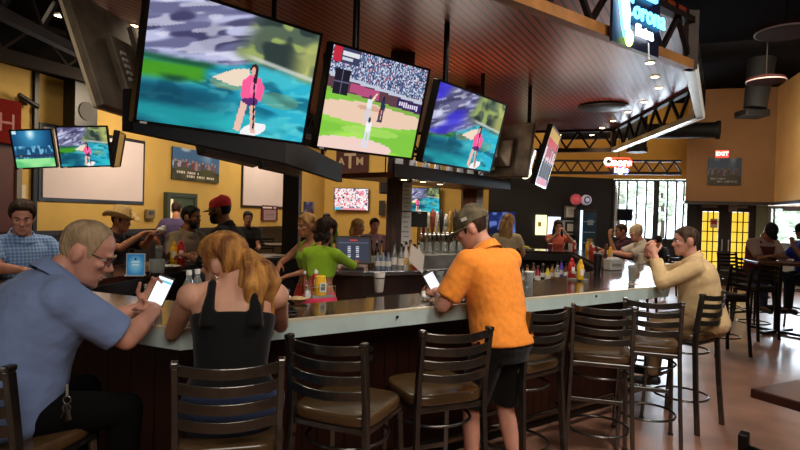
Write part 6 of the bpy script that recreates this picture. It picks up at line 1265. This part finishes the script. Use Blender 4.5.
# 7-11 the far-left side
p = Person('dark-haired man in a blue plaid shirt at the far-left arm of the bar', (-3.02, 4.42), -34, seat=.74, k=1.03, girth=1.1, lean=8, head=(-58, 16, 0), skin='pink', vox=.010)
p.arm(1, (-2.66, 3.95, 1.14), pole=(-.3, -.6, -1), curl=.6); p.arm(-1, (-2.52, 4.38, 1.14), pole=(.2, .8, -1), curl=.6); sit_legs(p); p.finish_body(); p.top(plaid('blue_plaid', (92, 130, 192), (160, 188, 222), 38), hem=-.08, sleeve=.8, infl=.014, collar=1.15); p.bottom(dkpants); p.hairline(H_dark, thick=.018, front=.072, temple=.035, back=-.07); p.eyes(browm=H_dark)
p = Person('man in a straw cowboy hat and dark shirt, hands raised to eat', (-3.09, 5.93), -8, seat=.74, k=.97, lean=10, head=(-4, 8, 0), skin='tan', vox=.012)
p.arm(1, (-2.62, 5.70, 1.34), pole=(-.2, -.8, -1), fdir=(.8, .1, .3), curl=.8); p.arm(-1, (-2.60, 5.88, 1.34), pole=(-.2, .8, -1), fdir=(.8, -.2, .3), curl=.8); sit_legs(p); p.finish_body(); p.top(cloth('navy', (34, 30, 44)), hem=-.08, sleeve=.8, infl=.014, collar=1.1); p.bottom(dkpants); p.hairline(H_dark, thick=.008, front=.06, temple=.03, back=-.06); p.eyes(browm=H_dark); p.beard(H_dark) if False else None
straw = mat('straw', (222, 190, 130), .8, noise=.12, nscale=60, bump=.2, bscale=160); kk = p.k
hm_ = MB(); rg = []
for z, w_, d_ in ((.028, .088, .110), (.06, .084, .106), (.10, .076, .097), (.135, .066, .088), (.15, .045, .068), (.145, .015, .03)): rg.append([V((w_ * math.cos(a), d_ * math.sin(a) - .004, z + .016 * abs(math.cos(a)) * (z > .12))) for a in [2 * PI * q / 32 for q in range(32)]])
hm_.loft(rg); hm_.xf(p.Mh); ho = hm_.build('cowboy_hat', straw, p.root, smooth=1.2)
vs = []; 
for r_ in range(6):
    f = r_ / 5
    for q in range(40):
        a = 2 * PI * q / 40; w_, d_ = .086 + .075 * f, .108 + .085 * f; vs.append(V((w_ * math.cos(a) * (1 - .12 * f), d_ * math.sin(a) - .004, .034 + .075 * f * f * abs(math.cos(a)) ** 1.6 - .02 * f * f * abs(math.sin(a)) ** 3)))
br_ = MB(); br_.add(vs, [(r_ * 40 + q, r_ * 40 + (q + 1) % 40, (r_ + 1) * 40 + (q + 1) % 40, (r_ + 1) * 40 + q) for r_ in range(5) for q in range(40)]); br_.xf(p.Mh); bo_ = br_.build('hat_brim', straw, ho, smooth=3.2); so = bo_.modifiers.new('t', 'SOLIDIFY'); so.thickness = .005
t = thing('taco', 'pale wrapped food in the raised hands of the man in the cowboy hat', 'food', (-2.46, 5.78, 1.385)); b = MB(); b.ell((0, 0, 0), (.05, .04, .03), n=12, m=8); b.ell((.02, 0, .02), (.03, .03, .025), n=10, m=6); b.build('wrap', white, t, smooth=3.2)
p = Person('bearded man in a grey-brown shirt eating at the end of the far-left arm', (-2.36, 6.08), -25, seat=.76, k=1.0, girth=1.12, belly=.03, lean=8, head=(-14, 2, 0), skin='brown', vox=.012)
p.arm(1, (-2.06, 5.64, 1.14), pole=(-.5, -.5, -1), curl=.6); p.arm(-1, (-1.96, 5.86, 1.16), pole=(.4, .6, -1), curl=.6); sit_legs(p); p.finish_body(); p.top(cloth('taupe', (128, 112, 92)), hem=-.08, sleeve=.85, infl=.016, collar=1.15); p.bottom(dkpants); p.hairline(H_black, thick=.010, front=.07, temple=.04, back=-.07); p.eyes(browm=H_black); p.beard(H_black)
p = Person('bearded man in a red cap and black shirt reaching across to the bar', (-1.60, 5.36), 172, hip=.92, k=1.02, girth=1.22, depth=1.2, belly=.03, lean=8, head=(176, 6, 0), skin='brown', vox=.011)
p.arm(-1, (-2.00, 5.30, 1.16), pole=(-.1, -.5, -1), fdir=(-.9, 0, .1), curl=.8); p.arm(1, (-1.98, 5.58, 1.16), pole=(0, .6, -1), curl=.7); stand_legs(p); p.finish_body(); p.top(black_c, hem=-.10, sleeve=1.05, infl=.018, collar=1.1); p.bottom(dkpants); p.shoes(shoe_m); p.hairline(H_black, thick=.005, front=.07, temple=.03, back=-.06, noise=.001); p.eyes(browm=H_black); p.beard(H_black); p.cap(mat('cap_red', (196, 36, 44), .8, bump=.1), mat('cap_brim_olive', (92, 70, 40), .8))
p = Person('person in a dusky purple shirt standing at the green door', (-3.72, 9.3), 110, hip=.92, k=1.0, girth=1.1, head=(110, 10, 0), skin='tan', vox=.014)
p.arm(1, (-3.42, 9.5, 1.0), pole=(.5, -.4, -1)); p.arm(-1, (-4.02, 9.4, .95), pole=(-.5, -.4, -1)); stand_legs(p); p.finish_body(); p.top(cloth('dusky_purple', (84, 72, 112)), sleeve=.8, infl=.016); p.bottom(dkpants); p.shoes(shoe_m); p.hairline(H_dark, thick=.010, front=.07)
# 12-18 the far side
p = Person('dark-haired woman in a pink top eating at the far arm of the bar', (3.0, 10.72), -93, seat=.76, k=.94, lean=8, head=(-93, 6, 0), female=True, skin='light', vox=.012)
p.arm(1, (2.93, 10.36, 1.36), pole=(-.8, -.3, -.8), fdir=(.3, .1, .8), curl=.8); p.arm(-1, (3.06, 10.36, 1.36), pole=(.8, -.3, -.8), fdir=(-.3, .1, .8), curl=.8); sit_legs(p); p.finish_body(); p.top(cloth('coral_pink', (240, 124, 104)), sleeve=.5, infl=.012); p.bottom(jeans); p.hairline(H_dark, thick=.02, front=.065, temple=.01, back=-.09, sideburn=-.05); p.eyes(browm=H_dark)
p.strands(H_dark, [([(sx * .062, -.03, .02), (sx * .082, -.025, -.08), (sx * .085, -.01, -.19), (sx * .07, .0, -.26)], [.026, .03, .028, .012]) for sx in (-1, 1)] + [([(0, -.085, 0), (0, -.1, -.1), (0, -.09, -.2)], [.05, .05, .02])], 'long_hair')
p = Person('man in a maroon shirt resting his cheek on his hand', (3.80, 9.32), 178, seat=.72, k=.95, girth=1.15, belly=.03, lean=8, head=(182, 4, 0), skin='tan', vox=.012)
p.arm(-1, (3.44, 9.18, 1.36), pole=(-.7, -.2, -1), fdir=(.1, .1, .9), curl=.8); p.arm(1, (3.38, 9.5, 1.13), pole=(-.2, .6, -1)); sit_legs(p); p.finish_body(); p.top(cloth('maroon', (74, 38, 56)), sleeve=.85, infl=.016, collar=1.1); p.bottom(dkpants); p.hairline(H_brown, thick=.012, front=.075, temple=.045); p.eyes(browm=H_brown)
p = Person('man in a pale cap and white shirt leaning on the side arm of the bar', (3.74, 8.46), 178, seat=.72, k=.96, girth=1.12, lean=12, head=(180, 10, 0), skin='pink', vox=.012)
p.arm(-1, (3.18, 8.36, 1.13), pole=(-.1, -.5, -1), curl=.6); p.arm(1, (3.18, 8.62, 1.13), pole=(0, .6, -1), curl=.6); sit_legs(p); p.finish_body(); p.top(cloth('white_shirt', (226, 216, 204)), sleeve=.85, infl=.016, collar=1.1); p.bottom(dkpants); p.hairline(H_grey, thick=.006, front=.07); p.eyes(browm=H_grey); p.cap(mat('cap_khaki', (206, 186, 150), .8))
p = Person('long-haired blonde seen from behind beyond the orange-shirted man\'s cap', (1.60, 8.35), 70, hip=.88, k=.97, head=(60, 4, 0), female=True, skin='light', vox=.014)
p.arm(1, (1.85, 8.6, 1.0), pole=(.6, -.4, -1)); p.arm(-1, (1.35, 8.6, 1.0), pole=(-.6, -.4, -1)); stand_legs(p); p.finish_body(); p.top(cloth('cream_top', (214, 196, 160)), sleeve=.5, infl=.012); p.bottom(dkpants); p.hairline(H_blond, thick=.022, front=.06, temple=.0, back=-.11, sideburn=-.06)
p.strands(H_blond, [([(sx * .05, -.08, .02), (sx * .065, -.10, -.10), (sx * .06, -.09, -.22), (sx * .04, -.08, -.32)], [.045, .048, .042, .016]) for sx in (-1, -.33, .33, 1)], 'long_hair')
p = Person('man in a dark cap and raglan shirt, head bowed over the high table', (5.78, 9.02), -86, seat=.76, k=1.06, girth=1.25, depth=1.2, belly=.04, lean=14, head=(-90, 42, 0), skin='tan', vox=.012)
p.arm(1, (5.86, 8.62, 1.13), pole=(-.9, -.1, -.7), fdir=(.9, 0, 0), curl=.4); p.arm(-1, (5.72, 8.57, 1.13), pole=(.9, -.1, -.7), fdir=(-.9, 0, 0), curl=.4); sit_legs(p, .2, .42, .36); p.finish_body(); p.top(cloth('pale_raglan', (186, 160, 150)), hem=-.08, sleeve=.85, infl=.016); p.top(cloth('wine_raglan', (104, 54, 52)), hem=-.09, neck=.445, sleeve=0, infl=.024, strap=True, name='raglan_front'); p.bottom(jeans, 2.0, name='jeans'); p.shoes(shoe_m); p.hairline(H_brown, thick=.006, front=.07); p.eyes(browm=H_brown); c_ = p.cap(mat('cap_black', (20, 22, 26), .8)); b = MB(); b.ell((0, .092, .075), (.016, .008, .016), n=10, m=6); b.xf(p.Mh); b.build('cap_badge', mat('cap_badge_grey', (150, 156, 156), .7), c_)
p = Person('man in a bright blue shirt and black cap, hand at his mouth', (6.40, 8.72), 180, seat=.76, k=1.02, girth=1.2, belly=.03, lean=8, head=(178, 6, 0), skin='tan', vox=.012)
p.arm(-1, (6.0, 8.55, 1.32), pole=(-.6, -.3, -1), fdir=(.05, .2, .9), curl=.8); p.arm(1, (5.98, 8.85, 1.14), pole=(-.1, .6, -1)); sit_legs(p); p.finish_body(); p.top(cloth('royal_blue', (34, 62, 176)), sleeve=.8, infl=.018); p.bottom(dkpants); p.shoes(shoe_m); p.hairline(H_dark, thick=.006, front=.07); p.eyes(browm=H_dark); p.cap(mat('cap_ink', (18, 20, 28), .8))
p = Person('person in a black shirt sitting against the tall bright window', (5.80, 12.3), 118, seat=.48, k=.95, lean=10, head=(100, 12, 0), skin='tan', vox=.014)
p.arm(1, (5.9, 12.75, .8), pole=(.6, 0, -1)); p.arm(-1, (5.35, 12.6, .85), pole=(-.6, 0, -1)); sit_legs(p, .12, .40, .085); p.finish_body(); p.top(black_c, sleeve=.7, infl=.016); p.bottom(dkpants); p.hairline(H_black, thick=.014, front=.07)
# beyond the island
p = Person('man in a lilac shirt facing the bar beside the dark timber column', (-.42, 9.0), -84, hip=.80, k=.92, girth=1.1, head=(-70, 4, 0), skin='pink', vox=.013)
p.arm(1, (-.7, 8.75, 1.0), pole=(-.6, 0, -1)); p.arm(-1, (-.2, 8.75, 1.0), pole=(.6, 0, -1)); stand_legs(p); p.finish_body(); p.top(cloth('lilac', (196, 160, 178)), sleeve=.8, infl=.016, collar=1.1); p.bottom(dkpants); p.shoes(shoe_m); p.hairline(H_dark, thick=.014, front=.07); p.eyes(browm=H_dark)
p = Person('blonde woman looking toward the column from beyond the till', (-.66, 8.2), -20, hip=.80, k=.90, head=(-5, 6, 0), female=True, skin='tan', vox=.013)
p.arm(1, (-.55, 7.9, 1.0), pole=(0, -.6, -1)); p.arm(-1, (-.4, 8.4, 1.0), pole=(0, .6, -1)); stand_legs(p); p.finish_body(); p.top(cloth('peach', (206, 150, 120)), sleeve=.5, infl=.012); p.bottom(dkpants); p.shoes(shoe_m); p.hairline(H_blond, thick=.022, front=.065, temple=.01, back=-.1, sideburn=-.04); p.eyes(browm=H_brown)
p.strands(H_blond, [([(sx * .05, -.07, .0), (sx * .06, -.09, -.10), (sx * .05, -.08, -.18)], [.042, .042, .016]) for sx in (-1, 0, 1)], 'long_hair')
def seated_far(label, x, y, face, head, top, hr, skin, nm, stool_lab, female=False, eyes=True):
    p = Person(label, (x, y), face, seat=.75, k=.96, lean=6, head=head, skin=skin, vox=.014, female=female); w = p.W
    p.arm(1, w @ V((.16, .42, 1.02)), pole=(0, 0, -1)); p.arm(-1, w @ V((-.16, .42, 1.02)), pole=(0, 0, -1)); sit_legs(p); p.finish_body(); p.top(top, sleeve=.7, infl=.016); p.bottom(dkpants); p.hairline(hr, thick=.014, front=.07)
    if eyes: p.eyes(browm=hr)
    f = V((math.cos(rad(face)), math.sin(rad(face)), 0)) * .222; put(S8, False, x - f.x, y - f.y, face - 90, stool_lab, 'black bar stools in the dining room')
seated_far('person in a bright green shirt seated with their back to the bar', -1.50, 11.2, 80, (85, 6, 0), cloth('bright_green', (96, 168, 60)), H_black, 'brown', 1, 'dim bar stool under the person in the bright green shirt', eyes=False)
seated_far('dark-haired person just past the slim black post, facing the bar', -1.84, 10.35, -60, (-65, 4, 0), black_c, H_black, 'tan', 2, 'dim bar stool under the person just past the slim black post')
seated_far('dark-haired person facing the bar, partly behind the red-capped man', -2.62, 9.6, -70, (-70, 8, 0), black_c, H_black, 'brown', 3, 'dim bar stool under the person behind the red-capped man')
dup(ch, (5.80, 12.3, 0), rad(28), 'black dining chair under the person against the tall bright window')
# ------------------------------------------------------------------ light
w = bpy.data.worlds.new('sky'); SC.world = w; w.use_nodes = True; nt = w.node_tree; bg = nt.nodes['Background']
bg.inputs[0].default_value = (.86, .95, 1.0, 1); bg.inputs[1].default_value = 3.4
def area(name, loc, target, size, energy, col, size_y=None, spread=None):
    l = bpy.data.lights.new(name, 'AREA'); l.energy = energy; l.color = col; l.size = size
    if size_y: l.shape = 'RECTANGLE'; l.size_y = size_y
    if spread: l.spread = rad(spread)
    o = bpy.data.objects.new(name, l); COL.objects.link(o); o.location = loc; o.rotation_euler = (V(loc) - V(target)).to_track_quat('Z', 'Y').to_euler(); return o
WARM = (1.0, .80, .56)
area('dining_wall_fill', (-2.95, 8.3, 3.15), (-4.6, 9.2, 1.3), 1.0, 62, WARM)  # added fill aimed at the ochre wall, no fitting there
area('dining_high_fill', (-3.1, 5.0, 4.2), (-2.8, 5.6, 0), 1.4, 48, WARM)  # added overhead fill for the near dining side
area('dining_far_fill', (-2.2, 12.5, 4.3), (-2.2, 13.6, 0), 2.5, 190, (1, .82, .58))  # added broad fill for the far dining room
area('entrance_fill', (6.0, 9.6, 4.6), (7.6, 13.2, 2.4), 1.6, 52, (1, .80, .56))  # added fill to brighten the bulkhead over the doors
area('window_side_fill', (4.2, 12.6, 4.6), (4.2, 15.0, 3.2), 2.0, 70, (1, .80, .54))  # added fill for the upper wall above the windows
area('return_wall_fill', (6.4, 10.2, 3.3), (8.3, 11.5, 3.2), .8, 26, (1, .84, .62))  # added fill to brighten the return wall
area('front_fill', (.8, -1.6, 4.4), (-.2, 3.0, .8), 2.6, 190, (1, .90, .80))  # unseen fill behind the camera, brightens the near figures and stools
area('aisle_fill', (1.6, 1.9, 4.4), (.9, 3.4, 1.0), .6, 24, (1, .92, .84), spread=80)  # added fill aimed at the man in orange
area('aisle_far_fill', (3.6, 3.2, 4.4), (2.4, 4.4, 1.0), .6, 15, (1, .92, .84), spread=80)  # added fill aimed at the man in beige
area('daylight_window', BW(.95, -.35, 1.95), BW(.95, 3, 1.2), 1.8, 260, (.80, .90, 1.0), 1.5)
area('daylight_low_window', BW(5.2, -.35, 1.6), BW(5.0, 4, .9), 3.0, 210, (.84, .92, 1.0), .95)
for i, p in enumerate(DL):
    l = bpy.data.lights.new('downlight_spot', 'SPOT'); l.energy = 26; l.color = (1, .80, .55); l.spot_size = rad(110); l.spot_blend = .7; l.shadow_soft_size = .04
    o = bpy.data.objects.new('downlight_spot', l); COL.objects.link(o); o.location = p - V((0, 0, .05))
for x, y in ((-1.6, 4.4), (-.4, 4.3), (.6, 5.0), (-.3, 6.3), (1.0, 7.6), (1.8, 8.6)):  # unseen fill spots without fittings, added under the canopy
    p = V((x, y, 3.27)); l = bpy.data.lights.new('bar_fill_spot', 'SPOT'); l.energy = 42; l.color = (1, .80, .56); l.spot_size = rad(120); l.spot_blend = .8; l.shadow_soft_size = .06
    o = bpy.data.objects.new('bar_fill_spot', l); COL.objects.link(o); o.location = p
area('canopy_bounce_fill', (.4, 6.4, 2.35), (.8, 5.4, 3.3), 1.6, 15, (1, .86, .74), .5)  # added upward fill, stands in for light bounced onto the boards
area('canopy_bounce_fill_side', (2.75, 8.3, 2.5), (2.4, 7.6, 3.3), 1.0, 6, (1, .8, .68), .5)  # second added upward fill, for the side boards
area('shelf_glow', (.45, 6.6, 1.93), (.5, 6.5, 1.0), .9, 9, (1, .86, .66), .12)
vs_ = SC.view_settings; vs_.view_transform = 'Standard'; vs_.look = 'None'; vs_.exposure = 0; vs_.gamma = 1
SC.cycles.max_bounces = 6; SC.cycles.diffuse_bounces = 3; SC.cycles.glossy_bounces = 3; SC.cycles.transmission_bounces = 4; SC.cycles.transparent_max_bounces = 8
SC.cycles.caustics_reflective = False; SC.cycles.caustics_refractive = False; SC.cycles.sample_clamp_indirect = 4; SC.cycles.use_denoising = True
# the prototypes' own wide positions are used by the scene; nothing is left at the origin
